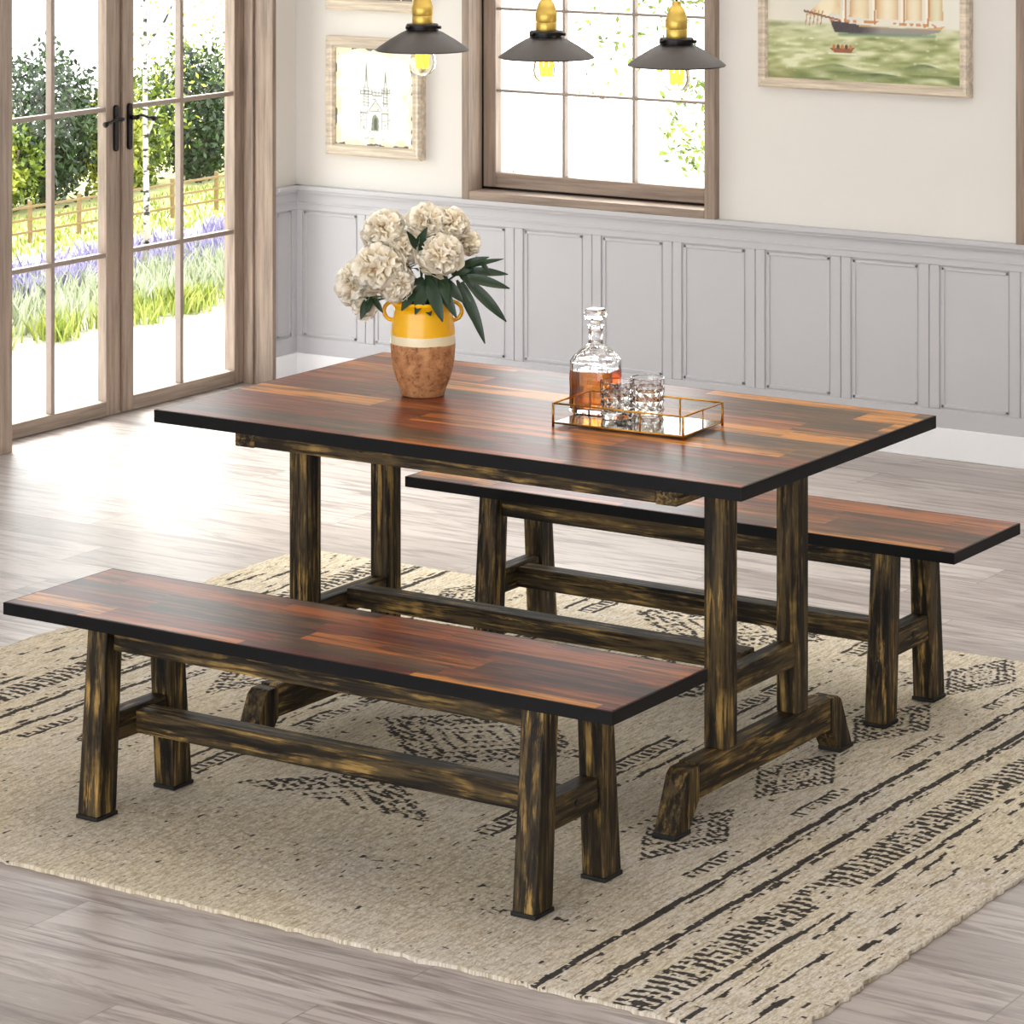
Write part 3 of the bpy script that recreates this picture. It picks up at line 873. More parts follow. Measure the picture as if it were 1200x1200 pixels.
def petal_mat():
    t = NT('cream_petals')
    an = t.n('ShaderNodeAttribute'); an.attribute_name = 'tone'
    c = t.ramp(an.outputs['Fac'], [(0, lin((240, 206, 156))), (.3, lin((253, 242, 220))), (.7, lin((253, 244, 224))), (1, lin((255, 252, 244)))])
    t.base(c); t.rough(.7); t.b.inputs['Specular IOR Level'].default_value = 0.2
    tl = t.n('ShaderNodeBsdfTranslucent'); t.l(c, tl.inputs[0])
    mx = t.n('ShaderNodeMixShader'); mx.inputs[0].default_value = .15
    t.l(t.b.outputs[0], mx.inputs[1]); t.l(tl.outputs[0], mx.inputs[2]); t.l(mx.outputs[0], t.t.nodes['Material Output'].inputs['Surface'])
    return t.m
M['petal'] = petal_mat()
M['leaf'] = plain('dark_leaf', (28, 52, 30), .4, vary=.3, scale=60)
M['stem'] = plain('green_stem', (60, 84, 42), .6, vary=.2)
def peony_mesh(r, seed):
    rg = random.Random(seed)
    V = []; F = []; T = []
    layers = [(9, .97, 2.5, 1.55), (9, .93, 2.3, 1.3)]
    def patch(fn, NU=7, NV=7):
        o = len(V)
        for j in range(NV):
            for i in range(NU):
                p, tn = fn(i / (NU - 1) * 2 - 1, j / (NV - 1))
                V.append(p); T.append(min(1, max(0, tn)))
        for j in range(NV - 1):
            for i in range(NU - 1):
                a = o + j * NU + i
                F.append((a, a + 1, a + NU + 1, a + NU))
    for li, (n, rr, th0, th1) in enumerate(layers):        # broad guard petals
        for k in range(n):
            ph = 2 * math.pi * (k + rg.random() * .5) / n + li * 1.3
            w = math.pi / n * 1.35 * rg.uniform(.85, 1.15); jt = rg.uniform(-.15, .15); jr = rg.uniform(.92, 1.05); f1, f2 = rg.uniform(4, 7), rg.uniform(0, 6)
            def fn(u, t):
                th = th0 + (th1 + jt - th0) * t + .18 * u * u * t
                p = ph + u * w * math.sin(min(1, t * 1.25 + .18) * math.pi * .5)
                rad = r * rr * jr * (1 - .1 * u * u * (1 - t)) * (1 + .14 * max(0, t - .7) / .3) + r * .05 * math.sin(f1 * u + f2) * t
                return (rad * math.sin(th) * math.cos(p), rad * math.sin(th) * math.sin(p), rad * math.cos(th) * .9), .35 + .6 * t
            patch(fn)
    N = 100                                                 # crowded ruffled inner petals
    for k in range(N):
        zz = 1 - 1.55 * (k + .5) / N
        a = k * 2.39996 + rg.uniform(-.25, .25)
        q = math.sqrt(max(0, 1 - zz * zz))
        d = Vector((q * math.cos(a), q * math.sin(a), zz)).normalized()
        s1 = d.cross(Vector((rg.uniform(-1, 1), rg.uniform(-1, 1), rg.uniform(-1, 1)))).normalized(); s2 = d.cross(s1)
        L = r * rg.uniform(.84, 1.03); w = r * rg.uniform(.24, .38); cup = rg.uniform(.10, .22); f1, f2 = rg.uniform(4, 8), rg.uniform(0, 6); tn0 = rg.uniform(-.1, .12)
        def fn(u, t):
            ww = w * (.25 + .75 * t) * (1 - .25 * max(0, t - .8) * 5 * u * u)
            p = d * (L * (.35 + .65 * t) * (1 - .13 * u * u * t)) + s1 * (ww * u) + s2 * (r * cup * (t * t * .9 + u * u * .8 - .5) + r * .045 * t * math.sin(f1 * u + f2))
            p.z *= .9
            return tuple(p), -.05 + 1.0 * t ** 1.3 + tn0 + .12 * abs(u)
        patch(fn, 7, 5)
    me = bpy.data.meshes.new('blossom'); me.from_pydata(V, [], F)
    at = me.attributes.new('tone', 'FLOAT', 'POINT'); at.data.foreach_set('value', T)
    me.polygons.foreach_set('use_smooth', [True] * len(F))
    me.materials.append(M['petal'])
    return me
def leaf_mb(mb, base, tip, wid, bend, up=Vector((0, 0, 1))):
    base, tip = Vector(base), Vector(tip)
    d = (tip - base); L = d.length; dn = d.normalized()
    side = dn.cross(up)
    if side.length < .1: side = dn.cross(Vector((1, 0, 0)))
    side.normalize(); nrm = side.cross(dn)
    n = 9; vs = []
    for i in range(n + 1):
        t = i / n
        c = base + d * t + nrm * bend * L * math.sin(t * math.pi)
        w_ = wid * math.sin(math.pi * min(1, t * .93 + .05)) ** .8 * (1 - .25 * t)
        vs += [c - side * w_ + nrm * w_ * .35, c, c + side * w_ + nrm * w_ * .35]
    fs = []
    for i in range(n):
        a = i * 3
        fs += [(a, a + 1, a + 4, a + 3), (a + 1, a + 2, a + 5, a + 4)]
    mb.add(vs, fs)
# (centre offset along picture-right axis u, depth d toward the viewer, height) relative to the vase mouth
cr, sr_ = math.cos(math.radians(33)), math.sin(math.radians(33))
def vw(u, d, z):          # u to the right, d towards the front, in the vase's own frame
    return Vector((u * cr + d * sr_, u * sr_ - d * cr, z))
P_ = 1 / 513.0
blooms = [  # px offset from vase axis, depth, px height above base (464), radius px, label
    (-80, .00, 131, 27, 'cream peony hanging lowest on the far left of the bouquet'),
    (-52, .035, 152, 33, 'large open cream peony in the left middle of the bouquet'),
    (-47, -.02, 192, 27, 'cream peony at the upper left of the bouquet'),
    (20, .035, 168, 29, 'round cream peony in the centre right, just above the dark leaves'),
    (4, -.01, 204, 24, 'cream peony at the very top of the bouquet'),
    (33, -.02, 200, 22, 'cream peony at the upper right of the bouquet'),
    (49, -.045, 177, 20, 'pale cream peony at the far right of the bouquet'),
    (-22, -.01, 172, 25, 'cream peony in the middle, left of the dark leaf gap'),
    (-68, .01, 108, 19, 'small cream peony drooping below the left blooms'),
    (-30, .05, 134, 22, 'cream peony low in front, left of the vase mouth'),
]
for i, (u, d, z, r, lab) in enumerate(blooms):
    e = empty('peony', (VX, VY, TZ)); tag(e, lab, 'flower', 'cream peonies in the clay vase')
    c = vw(u * P_, d, z * P_)
    b = bpy.data.objects.new('blossom', peony_mesh(r * .95 * P_, 100 + i)); COL.objects.link(b); b.parent = e
    b.location = c
    out = (c - Vector((0, 0, .20))).normalized() * .8 + vw(0, .75, .1)
    b.rotation_euler = out.to_track_quat('Z', 'Y').to_euler()
    an = 2 * math.pi * i / len(blooms)
    m0 = Vector((.03 * math.cos(an), .03 * math.sin(an), .06)); m1 = Vector((.038 * math.cos(an), .038 * math.sin(an), .215))
    m1 = m1 * .6 + Vector((c.x * .3, c.y * .3, .22)) * .4
    MB().tube([m0, m1, (m1 + c) / 2 + Vector((0, 0, .012)), c], .0025, 6).build('stem', M['stem'], e, smooth=True)
    lf = MB()
    rgl = random.Random(50 + i)
    for q in range(3):
        bp = (m1 + c) / 2 + Vector((0, 0, .01))
        dr = Vector((rgl.uniform(-1, 1), rgl.uniform(-1, 1), rgl.uniform(-.5, .5))).normalized()
        leaf_mb(lf, bp, bp + dr * .04, .009, .1)
    lf.build('leaf', M['leaf'], e, smooth=True)
# leafy sprays
sprays = [
    ('leafy sprig with long dark leaves reaching out to the right of the vase', [
        ((42, .0, 150), (78, .02, 163), 5), ((42, .0, 148), (95, .01, 160), 4), ((45, 0, 145), (100, .0, 141), 6), ((45, .01, 140), (102, .02, 126), 7), ((48, .01, 138), (98, .03, 88), 8),
        ((46, .02, 134), (73, .05, 64), 7), ((40, .02, 136), (66, .04, 78), 6), ((34, .02, 142), (62, .0, 152), 7), ((40, .0, 150), (60, .02, 125), 6), ((62, .0, 162), (80, .01, 142), 3.5)]),
    ('bushy sprig of broad dark leaves hanging over the front of the vase mouth', [
        ((6, .04, 140), (24, .08, 92), 9), ((10, .03, 142), (-8, .075, 100), 9), ((0, .03, 140), (-24, .07, 104), 9), ((14, .04, 140), (40, .07, 96), 8), ((0, .03, 135), (-30, .05, 118), 9), ((20, .03, 140), (48, .05, 112), 8),
        ((0, .03, 118), (10, .07, 98), 8), ((5, .02, 150), (18, .06, 118), 8), ((22, .03, 145), (30, .075, 112), 8), ((-5, .03, 138), (-16, .06, 120), 8)]),
    ('sprig of dark leaves showing in the gap between the top blooms', [
        ((-8, .02, 170), (6, .05, 200), 6), ((-6, .02, 172), (-18, .06, 196), 5), ((-4, .02, 172), (16, .05, 192), 5), ((0, .03, 168), (-2, .06, 186), 5)]),
    ('small sprig of narrow leaves under the left blooms', [
        ((-62, .03, 118), (-72, .05, 92), 6), ((-58, .03, 116), (-46, .05, 100), 4), ((-60, .03, 118), (-64, .05, 100), 5)]),
]
for lab, L in sprays:
    e = empty('leafy_sprig', (VX, VY, TZ)); tag(e, lab, 'leaves', 'leafy sprigs in the clay vase')
    cen = sum((vw(a[0] * P_, a[1], a[2] * P_) for a, b, w in L), Vector()) / len(L)
    MB().tube([(0, 0, .05), (0.004, 0, .2), cen * .6 + Vector((0, 0, .09)), cen], .0022, 6).build('stem', M['stem'], e, smooth=True)
    for a, b, w_ in L:
        mb = MB(); A = vw(a[0] * P_, a[1], a[2] * P_); B = vw(b[0] * P_, b[1], b[2] * P_)
        view_up = vw(0, 1, .4)
        leaf_mb(mb, A, B, w_ * P_, .06, view_up)
        mb.build('leaf', M['leaf'], e, smooth=True)

# ------------------------------------------------------------------ tray, decanter, tumblers
M['crystal'] = real_glass('crystal_glass', (1, 1, 1, 1), 1.5)
M['whiskey'] = real_glass('amber_spirit', (0.80, 0.27, 0.03, 1), 1.36)
M['mirror'] = plain('mirror_base', (196, 194, 190), .09, 1.0, vary=.02)
TRX, TRY, TRA = .254, -.016, math.radians(3.2)
HW, HD, TH = .158, .095, .050
te = empty('serving_tray', (TRX, TRY, TZ), TRA); tag(te, 'rectangular gold-wire tray with glass sides and mirrored base on the table', 'tray')
rd = .0022
fm = MB()
for z in (.008, TH):
    for s in (-1, 1):
        fm.tube([(-HW, s * HD, z), (HW, s * HD, z)], rd, 8)
        fm.tube([(s * HW, -HD, z), (s * HW, HD, z)], rd, 8)
for sx_ in (-1, 1):
    for sy_ in (-1, 1):
        fm.tube([(sx_ * HW, sy_ * HD, 0), (sx_ * HW, sy_ * HD, TH + .002)], rd * 1.3, 8)
for s in (-1, 1):
    fm.tube([(.055, s * HD, .008), (.055, s * HD, TH)], rd, 8)
    fm.tube([(s * HW, 0, .008), (s * HW, 0, TH)], rd * .8, 8)
fm.build('tray_frame', M['gold'], te, smooth=True)
MB().box(-HW, HW, -HD, HD, .006, .0095).build('tray_base', M['mirror'], te)
gp = MB()
for s in (-1, 1):
    gp.box(-HW + .003, HW - .003, s * HD - .0009, s * HD + .0009, .011, TH - .003)
    gp.box(s * HW - .0009, s * HW + .0009, -HD + .003, HD - .003, .011, TH - .003)
gp.build('tray_glass', M['glass'], te)

def squircle(mb, rings, seg=32, n=5.0, facets=True):
    """rings (half width, z, exponent): lofted rounded-square sections"""
    vs = []
    for hw, z, ex in rings:
        for k in range(seg):
            a = 2 * math.pi * (k + .5) / seg
            c, s = math.cos(a), math.sin(a)
            q = (abs(c) ** ex + abs(s) ** ex) ** (-1 / ex)
            vs.append((hw * q * c, hw * q * s, z))
    fs = []
    m = len(rings)
    for i in range(m - 1):
        for k in range(seg):
            k2 = (k + 1) % seg
            a, b, c_, d = i * seg + k, i * seg + k2, (i + 1) * seg + k2, (i + 1) * seg + k
            if facets and (i + k) % 2: fs += [(a, b, c_), (a, c_, d)]
            elif facets: fs += [(a, b, d), (b, c_, d)]
            else: fs.append((a, b, c_, d))
    fs.append(tuple(range(seg))[::-1]); fs.append(tuple((m - 1) * seg + k for k in range(seg)))
    mb.add(vs, fs)
DZ0 = TZ + .0098
de = empty('whiskey_decanter', (.112, .040, DZ0), TRA + math.radians(4)); tag(de, 'square cut-crystal decanter half full of amber spirit with a stopper, on the tray', 'decanter')
W_ = .0475
rings = [(W_ * .96, 0, 9), (W_, .004, 9), (W_, .030, 8), (W_ * .985, .05, 8), (W_, .075, 8), (W_ * .985, .098, 7), (W_ * 1.0, .112, 6), (W_ * .93, .122, 4), (W_ * .80, .131, 3), (W_ * .62, .139, 2.4), (W_ * .46, .145, 2), (.0165, .150, 2), (.0155, .158, 2), (.0165, .168, 2), (.0155, .178, 2), (.019, .186, 2), (.019, .189, 2)]
inner = [(.0105, .189, 2), (.0105, .150, 2), (.018, .143, 2), (.03, .134, 2.6), (W_ * .88, .118, 4), (W_ * .925, .108, 6), (W_ * .925, .012, 7), (W_ * .86, .008, 7)]
vs_all = MB()
squircle(vs_all, rings + inner, 32)
# remove the two end caps and close only the bottoms: outer base and inner base
vs_all.build('decanter_body', M['crystal'], de)
lq = MB(); squircle(lq, [(W_ * .87, .0075, 7), (W_ * .93, .0118, 7), (W_ * .93, .091, 7)], 32, facets=False)
lq.build('amber_liquid', M['whiskey'], de)
st = MB(); squircle(st, [(.008, .176, 2), (.0095, .189, 2), (.0125, .1905, 2), (.0125, .196, 2), (.021, .203, 5), (.0225, .212, 6), (.0215, .221, 6), (.0175, .2255, 5)], 16)
st.build('stopper', M['crystal'], de)

def make_tumbler(loc, rz, label):
    e = empty('tumbler', loc, rz); tag(e, label, 'glass', 'cut-crystal tumblers on the tray')
    seg = 20; vs = []; fs = []
    rows = [(.028, 0), (.031, .002), (.0335, .012), (.031, .022), (.034, .032), (.0315, .042), (.0345, .052), (.0335, .060), (.0350, .066), (.0355, .080), (.0350, .0812), (.0335, .0812), (.0330, .079), (.0315, .05), (.0295, .017), (.026, .014)]
    for i, (r_, z) in enumerate(rows):
        for k in range(seg):
            a = 2 * math.pi * (k + (.5 if (i % 2 and i < 9) else 0)) / seg
            rr = r_ * 1.06 + (.0016 if (k % 2 and 1 < i < 8) else 0)
            vs.append((rr * math.cos(a), rr * math.sin(a), z))
    for i in range(len(rows) - 1):
        for k in range(seg):
            k2 = (k + 1) % seg
            a, b, c_, d = i * seg + k, i * seg + k2, (i + 1) * seg + k2, (i + 1) * seg + k
            fs += [(a, b, d), (b, c_, d)] if i % 2 == 0 else [(a, b, c_), (a, c_, d)]
    fs.append(tuple(range(seg))[::-1]); fs.append(tuple((len(rows) - 1) * seg + k for k in range(seg)))
    MB().add(vs, fs).build('glass_body', M['crystal'], e)
    return e
make_tumbler((.230, .066, DZ0), .2, 'cut-crystal tumbler at the right, in the open middle of the tray')
make_tumbler((.196, -.008, DZ0), .5, 'cut-crystal tumbler close beside the decanter, in front of the other tumbler')

# ------------------------------------------------------------------ pendant lamps
def bulb_glass():
    return real_glass('clear_bulb_glass', (1, .97, .9, 1), 1.12)
M['bulb'] = bulb_glass()
fil = NT('glowing_filament'); fil.b.inputs['Emission Strength'].default_value = 1.6
fil.val(fil.b.inputs['Emission Color'], fil.mix(fil.noise(fil.coords(), 60, 2), (1, .55, .03, 1), (1, .82, .06, 1)))
fil.base((1, .7, .2, 1))
def make_pendant(x, y, z, label):
    e = empty('pendant_lamp', (x, y, z)); tag(e, label, 'pendant lamp', 'row of pendant lamps over the table')
    s = MB()
    s.lathe([(.1065, 0), (.107, .0025), (.098, .010), (.072, .027), (.048, .041), (.037, .046), (.034, .046), (.046, .038), (.070, .0245), (.096, .0085), (.1050, .0005), (.1065, 0)], 56, closed=False)
    s.build('lamp_shade', M['shade'], e, smooth='auto')
    c = MB(); c.lathe([(.030, .044), (.036, .045), (.0375, .050), (.0375, .058), (.035, .061), (.026, .062)], 40)
    for a in (0.2, 2.3, 4.4):
        c.tube([(.036 * math.cos(a), .036 * math.sin(a), .054), (.046 * math.cos(a), .046 * math.sin(a), .054)], .0035, 8)
    c.build('collar', M['black'], e, smooth='auto')
    b = MB(); b.lathe([(.022, .060), (.0235, .064), (.0235, .078), (.0225, .080), (.0245, .083), (.0245, .100), (.0225, .103), (.021, .112), (.016, .124), (.010, .131), (.009, .140), (.0001, .141)], 36, closed=False)
    b.build('socket', M['brass'], e, smooth='auto')
    MB().tube([(0, 0, .139), (0, 0, CEIL - z)], .0032, 8).build('cord', M['black'], e, smooth=True)
    k = MB(); k.lathe([(.05, CEIL - z - .02), (.052, CEIL - z - .01), (.052, CEIL - z)], 32); k.build('ceiling_rose', M['black'], e, smooth='auto')
    g = MB(); g.lathe([(.012, .040), (.013, .022), (.020, .008), (.029, -.010), (.0315, -.028), (.028, -.043), (.018, -.053), (.006, -.0565), (.0005, -.057), (.0005, -.0558), (.006, -.0553), (.0172, -.052), (.0268, -.0423), (.0303, -.028), (.0278, -.0105), (.0190, .007), (.0118, .022), (.011, .040)], 32, closed=False)
    bu = g.build('bulb', M['bulb'], e, smooth=True)
    f = MB()
    for j in range(6):
        a = j * math.pi / 3
        f.tube([(.005 * math.cos(a), .005 * math.sin(a), .010), (.014 * math.cos(a), .014 * math.sin(a), -.012), (.010 * math.cos(a + .5), .010 * math.sin(a + .5), -.040)], .0045, 6)
    f.build('filament', fil.m, bu, smooth=True)
    ld = bpy.data.lights.new('bulb_light', 'POINT'); ld.energy = .6; ld.color = (1, .72, .35); ld.shadow_soft_size = .02
    lo = bpy.data.objects.new('bulb_light', ld); COL.objects.link(lo); lo.parent = e; lo.location = (0, 0, -.075)
make_pendant(-.326, 0, 1.550, 'dark cone pendant lamp at the left, in front of the castle drawing')
make_pendant(.008, 0, 1.548, 'dark cone pendant lamp in the middle of the three, before the window centre')
make_pendant(.342, 0, 1.546, 'dark cone pendant lamp at the right, before the window edge')

# ------------------------------------------------------------------ pictures on the back wall
def painted(name, x0, x1, z0, z1, step, fn, parent, rough=.35):
    nx = int((x1 - x0) / step) + 1; nz = int((z1 - z0) / step) + 1
    X = np.linspace(x0, x1, nx); Z = np.linspace(z0, z1, nz)
    gx, gz = np.meshgrid(X, Z)
    col = fn((gx - x0) / (x1 - x0), (gz - z0) / (z1 - z0), gx, gz)
    co = np.stack([gx, np.zeros_like(gx), gz], -1).reshape(-1, 3)
    a = (np.arange(nz - 1)[:, None] * nx + np.arange(nx - 1)[None, :]).ravel()
    Q = np.stack([a, a + 1, a + nx + 1, a + nx], 1)
    me = bpy.data.meshes.new(name)
    me.vertices.add(len(co)); me.vertices.foreach_set('co', co.ravel())
    me.loops.add(Q.size); me.loops.foreach_set('vertex_index', Q.ravel())
    me.polygons.add(len(Q)); me.polygons.foreach_set('loop_start', np.arange(len(Q)) * 4)
    me.update(calc_edges=True)
    c = col.reshape(-1, 3) / 255.0
    c = np.where(c <= .04045, c / 12.92, ((c + .055) / 1.055) ** 2.4)
    at = me.color_attributes.new('pigment', 'FLOAT_COLOR', 'POINT')
    at.data.foreach_set('color', np.concatenate([c, np.ones((len(c), 1))], 1).ravel())
    t = NT(name + '_pigment')
    an = t.n('ShaderNodeAttribute'); an.attribute_name = 'pigment'
    nz_ = t.noise(t.coords(), 120, 3)
    t.base(t.mix(t.math('MULTIPLY', nz_, .08), an.outputs['Color'], (1, 1, 1, 1))); t.rough(rough)
    me.materials.append(t.m)
    o = bpy.data.objects.new(name, me); COL.objects.link(o); o.parent = parent
    return o
def vnoise(u, v, sx, sy, seed):
    g = np.random.default_rng(seed)
    U, V = u / sx, v / sy
    U = U - U.min(); V = V - V.min()
    a = g.normal(size=(int(V.max()) + 3, int(U.max()) + 3))
    i = U.astype(int); j = V.astype(int); fu = U - i; fv = V - j
    fu = fu * fu * (3 - 2 * fu); fv = fv * fv * (3 - 2 * fv)
    return a[j, i] * (1 - fu) * (1 - fv) + a[j, i + 1] * fu * (1 - fv) + a[j + 1, i] * (1 - fu) * fv + a[j + 1, i + 1] * fu * fv
def blend(c, m, rgb):
    m = np.clip(m, 0, 1)[..., None]
    return c * (1 - m) + np.array(rgb, float) * m
def inpoly(x, z, poly):
    ins = np.zeros_like(x, bool); n = len(poly)
    for i in range(n):
        x1, z1 = poly[i]; x2, z2 = poly[(i + 1) % n]
        if z1 == z2: continue
        k = ((z1 > z) != (z2 > z)) & (x < (x2 - x1) * (z - z1) / (z2 - z1) + x1)
        ins ^= k
    return ins
def seg_d(x, z, a, b):
    ax, az = a; bx, bz = b
    t = np.clip(((x - ax) * (bx - ax) + (z - az) * (bz - az)) / ((bx - ax) ** 2 + (bz - az) ** 2), 0, 1)
    return np.hypot(x - ax - t * (bx - ax), z - az - t * (bz - az))

def frame_box(e, w, h, bw, depth, mat, inner=True):
    """four mitred lengths, local x 0..w, z 0..h, front at y=-depth"""
    mb = MB()
    prof = [(0, 0), (0, -depth * .8), (bw * .2, -depth), (bw * .55, -depth * .86), (bw * .8, -depth * .92), (bw, -depth * .7), (bw, 0)]
    cs = []
    for d_, y in prof:
        cs.append([(d_, y, d_), (w - d_, y, d_), (w - d_, y, h - d_), (d_, y, h - d_)])
    vs = [p for ring in cs for p in ring]; fs = []
    for i in range(len(cs)):
        j = (i + 1) % len(cs)
        for k in range(4):
            k2 = (k + 1) % 4
            fs.append((i * 4 + k, i * 4 + k2, j * 4 + k2, j * 4 + k))
    mb.add(vs, fs)
    return mb.build('picture_frame', mat, e)

# ship painting (lower part in view)
sx0, sz0, sw, sh = -1.299, 1.161, .762, .60
pe = empty('ship_painting', (sx0, WB, sz0)); tag(pe, 'large framed sea painting of a sailing ship on the wall right of the window', 'painting')
frame_box(pe, sw, sh, .034, .04, M['frame_gold'])
def ship(u, v, gx, gz):
    X = gx + sx0; Z = gz + sz0
    c = np.zeros(gx.shape + (3,)) + np.array([236, 230, 212.])
    c = blend(c, vnoise(gx, gz, .15, .08, 1) * .3 + .2, (214, 214, 206))
    c = blend(c, (X + .95) / .5 * .5, (222, 228, 226))
    # sea
    hz = 1.385 - .01 * (X + 1.0)
    sea = np.clip((hz - Z) / .012, 0, 1)
    s1 = np.zeros_like(c) + np.array([186, 192, 140.])
    s1 = blend(s1, np.clip((1.36 - Z) / .18, 0, 1) * .5, (150, 160, 84))
    n1 = vnoise(X + Z * .6, Z, .07, .016, 2); n2 = vnoise(X - Z * .8, Z, .035, .009, 3); n3 = vnoise(X, Z, .015, .006, 4)
    s1 = blend(s1, (n1 * .5 + n2 * .4 + .1), (226, 228, 190))
    s1 = blend(s1, (-n1 * .45 - n2 * .3 - .1), (118, 130, 62))
    s1 = blend(s1, (n3 - 1.0) * .5, (240, 240, 214))
    s1 = blend(s1, np.clip((Z - 1.33) / .05, 0, 1) * .5, (206, 206, 176))
    for wx, wz, ww, wh in ((-1.02, 1.232, .16, .030), (-.70, 1.243, .14, .034), (-.86, 1.215, .2, .02)):
        t = (X - wx) / ww
        ridge = wz + wh * .5 * np.exp(-(t * 2.2) ** 2) * 1.2
        m = (np.abs(t) < 1) * np.clip((ridge - Z) / .004, 0, 1) * np.exp(-np.clip(ridge - Z, 0, 1) / .022) * np.exp(-(t * 1.6) ** 2)
        s1 = blend(s1, m * (.75 + .3 * n2), (62, 84, 34))
    s1 = blend(s1, (Z < 1.225) * np.clip(-n1 * .5 + .25, 0, .7), (96, 112, 52))
    s1 = blend(s1, ((X < -1.17) * np.clip((1.24 - Z) / .05, 0, 1)) * .5, (140, 124, 70))
    c = c * (1 - sea[..., None]) + s1 * sea[..., None]
    # sails
    mast = [(-.985, 1.72), (-.878, 1.76), (-.775, 1.74), (-.688, 1.70)]
    def sail(poly, tone):
        nonlocal c
        k = inpoly(X, Z, poly)
        cx_ = sum(p[0] for p in poly) / len(poly)
        xs = [p[0] for p in poly]; wdt = max(xs) - min(xs)
        edge = np.clip(np.abs(X - cx_) / wdt * 2, 0, 1) ** 2
        cc = np.zeros_like(c) + np.array(tone, float)
        cc = blend(cc, edge * .75, (196, 140, 74)); cc = blend(cc, vnoise(X, Z, .02, .05, 8) * .25, (250, 240, 214))
        c[k] = cc[k]
    low = 1.40
    sail([(-.965, low + .005), (-.895, low), (-.89, 1.56), (-.955, 1.56)], (240, 226, 190))
    sail([(-.868, low), (-.79, low), (-.785, 1.60), (-.86, 1.60)], (244, 232, 202))
    sail([(-.763, low), (-.705, low), (-.70, 1.58), (-.757, 1.58)], (240, 228, 196))
    sail([(-.680, low), (-.628, low + .004), (-.635, 1.50), (-.677, 1.54)], (226, 222, 190))
    sail([(-1.085, 1.435), (-1.0, 1.408), (-.985, 1.55)], (236, 220, 178))
    sail([(-1.12, 1.405), (-1.045, 1.402), (-1.0, 1.44), (-1.02, 1.50)], (244, 232, 200))
    for (mx, mt) in mast:
        d = seg_d(X, Z, (mx, 1.385), (mx + .006, mt)); c = blend(c, (d < .0045) * 1.0, (250, 240, 222)); 
        d = seg_d(X, Z, (mx + .006, 1.385), (mx + .012, mt)); c = blend(c, (d < .003) * .8, (176, 112, 50))
    d = seg_d(X, Z, (-1.13, 1.418), (-1.0, 1.392)); c = blend(c, (d < .0032) * 1.0, (120, 78, 44))
    for q in range(5):
        d = seg_d(X, Z, (-1.125 + q * .014, 1.372 + q * .001), (-1.118 + q * .014, 1.42)); c = blend(c, (d < .002) * .7, (160, 110, 60))
    hull = [(-1.036, 1.392), (-1.0, 1.388), (-.93, 1.380), (-.8, 1.374), (-.69, 1.377), (-.622, 1.386), (-.645, 1.366), (-.70, 1.354), (-.82, 1.350), (-.95, 1.350), (-1.018, 1.353)]
    k = inpoly(X, Z, hull)
    hc = np.zeros_like(c) + np.array([58, 46, 50.]); hc = blend(hc, np.clip((X + .93) / .08, 0, 1), (150, 146, 138)); hc = blend(hc, (Z > 1.374) * (X > -.93) * .8, (226, 176, 120))
    c[k] = hc[k]
    d = seg_d(X, Z, (-1.0, 1.347), (-.66, 1.352)); c = blend(c, np.clip(1 - d / .009, 0, 1) * .8, (108, 138, 112))
    d = seg_d(X, Z, (-1.03, 1.392), (-.64, 1.385)); c = blend(c, (d < .005) * (vnoise(X, Z, .012, .02, 9) > 0) * .8, (196, 122, 60))
    # rowing boat
    k = inpoly(X, Z, [(-1.035, 1.300), (-.945, 1.303), (-.958, 1.287), (-1.02, 1.286)]); c[k] = (150, 84, 40)
    for q in range(5):
        d = np.hypot(X + 1.02 - q * .015, (Z - 1.306) * .8); c = blend(c, d < .0058, (96, 48, 30) if q % 2 else (190, 120, 60))
    d = seg_d(X, Z, (-1.04, 1.283), (-.94, 1.282)); c = blend(c, (d < .003) * .8, (236, 236, 214))
    return np.clip(c, 0, 255)
cv = painted('canvas', .030, sw - .030, .030, sh - .030, .003, ship, pe); cv.location = (0, -.026, 0)
cv['label'] = 'painted canvas with ship and green sea'
MB().box(.02, sw - .02, -.024, 0, .02, sh - .02).build('backing_board', M['frame_gold'], pe)

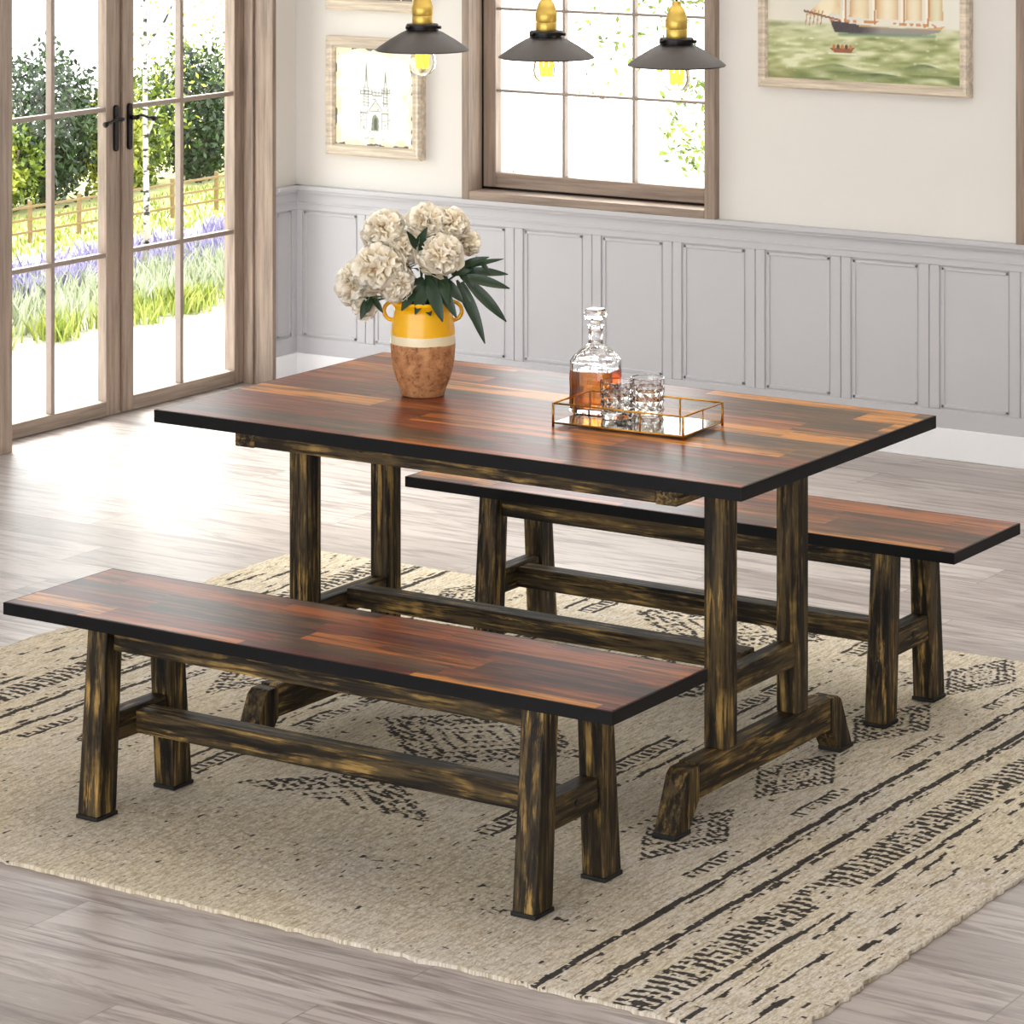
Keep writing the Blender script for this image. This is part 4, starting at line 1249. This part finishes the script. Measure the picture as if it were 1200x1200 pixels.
def sketch(seed, kind):
    def fn(u, v, gx, gz):
        c = np.zeros(gx.shape + (3,)) + np.array([250, 249, 240.])
        e = np.minimum(np.minimum(u, 1 - u), np.minimum(v, 1 - v))
        stain = np.clip(1 - e / .12 + .35 * vnoise(gx, gz, .02, .02, seed), 0, 1) ** 1.5
        c = blend(c, stain * .55, (226, 212, 150))
        c = blend(c, (e < .022 + .012 * vnoise(gx, gz, .012, .012, seed + 1)) * (vnoise(gx, gz, .03, .03, seed + 2) > .1) * .8, (60, 52, 44))
        ink = (86, 92, 88)
        if kind == 'castle':
            def ln(a, b, w=.0045, s=.85):
                nonlocal c
                c = blend(c, np.clip(1.3 - seg_d(u, v, a, b) / w, 0, 1) * s, ink)
            # two slender pinnacles over a gabled gatehouse
            for tx, top, base, bw in ((.40, .84, .40, .030), (.645, .76, .42, .026)):
                ln((tx, top), (tx - bw * .55, .60)); ln((tx, top), (tx + bw * .55, .60)); ln((tx, top), (tx, .66), .006)
                for q in range(7):
                    z = .60 - q * .03
                    ln((tx - bw * (1 + .22 * (q % 3)), z), (tx + bw * (1 + .22 * (q % 3)), z - .008), .005, .75 if q % 2 else .45)
                ln((tx - bw, .60), (tx - bw * .8, base)); ln((tx + bw, .60), (tx + bw * .8, base))
            for (x0_, x1_, z_) in ((.33, .47, .53), (.48, .60, .52), (.60, .70, .55)):
                ln((x0_, z_), (x1_, z_), .006); ln((x0_, z_ + .03), (x1_, z_ + .03), .004)
                for q in range(4):
                    xx = x0_ + (x1_ - x0_) * q / 3; ln((xx, z_), (xx, z_ + .045), .004)
            ln((.43, .36), (.52, .47)); ln((.61, .36), (.52, .47)); ln((.45, .36), (.59, .36))
            for q in range(6): ln((.46 + q * .02, .37), (.50 + q * .008, .44), .003, .5)
            for (x0_, x1_) in ((.33, .40), (.60, .68)):
                ln((x0_, .18), (x0_, .34)); ln((x1_, .18), (x1_, .34)); ln((x0_, .34), (x1_, .34), .007); ln((x0_, .26), (x1_, .27), .004, .6)
            k = inpoly(u, v, [(.46, .16), (.555, .16), (.555, .29), (.52, .33), (.48, .31)]); c[k] = (132, 140, 112)
            k = inpoly(u, v, [(.50, .17), (.54, .17), (.54, .27), (.52, .30), (.50, .27)]); c[k] = (60, 66, 56)
            sc = np.clip(vnoise(u, v, .012, .02, seed + 5) - .8, 0, 1) * ((np.abs(u - .52) < .2) & (v > .14) & (v < .58))
            c = blend(c, sc * .7, ink)
            k = (np.abs(v - .085 - .008 * np.sin(u * 90)) < .006) & (u > .38) & (u < .63) & (vnoise(u, v, .012, .03, seed + 6) > -.4); c = blend(c, k * .6, (110, 110, 106))
        else:
            k = np.clip(vnoise(u, v, .05, .02, seed + 5) - .6, 0, 1) * (v > .05) * (v < .6); c = blend(c, k * .8, ink)
        return np.clip(c, 0, 255)
    return fn
for (nm, z0, h, kind, lab, seed) in (('castle_drawing', .830, .427, 'castle', 'framed ink drawing of a castle hanging left of the window, lower of the two frames', 41), ('framed_drawing', 1.352, .427, 'other', 'champagne picture frame cut off by the top of the view, above the castle drawing', 61)):
    e = empty(nm, (-3.070, WB, z0)); tag(e, lab, 'picture')
    frame_box(e, .417, h, .040, .04, M['frame_gold'])
    c = painted('drawing', .038, .379, .038, h - .038, .0022, sketch(seed, kind), e, .25); c.location = (0, -.024, 0)
    MB().box(.02, .397, -.022, 0, .02, h - .02).build('backing_board', M['frame_gold'], e)
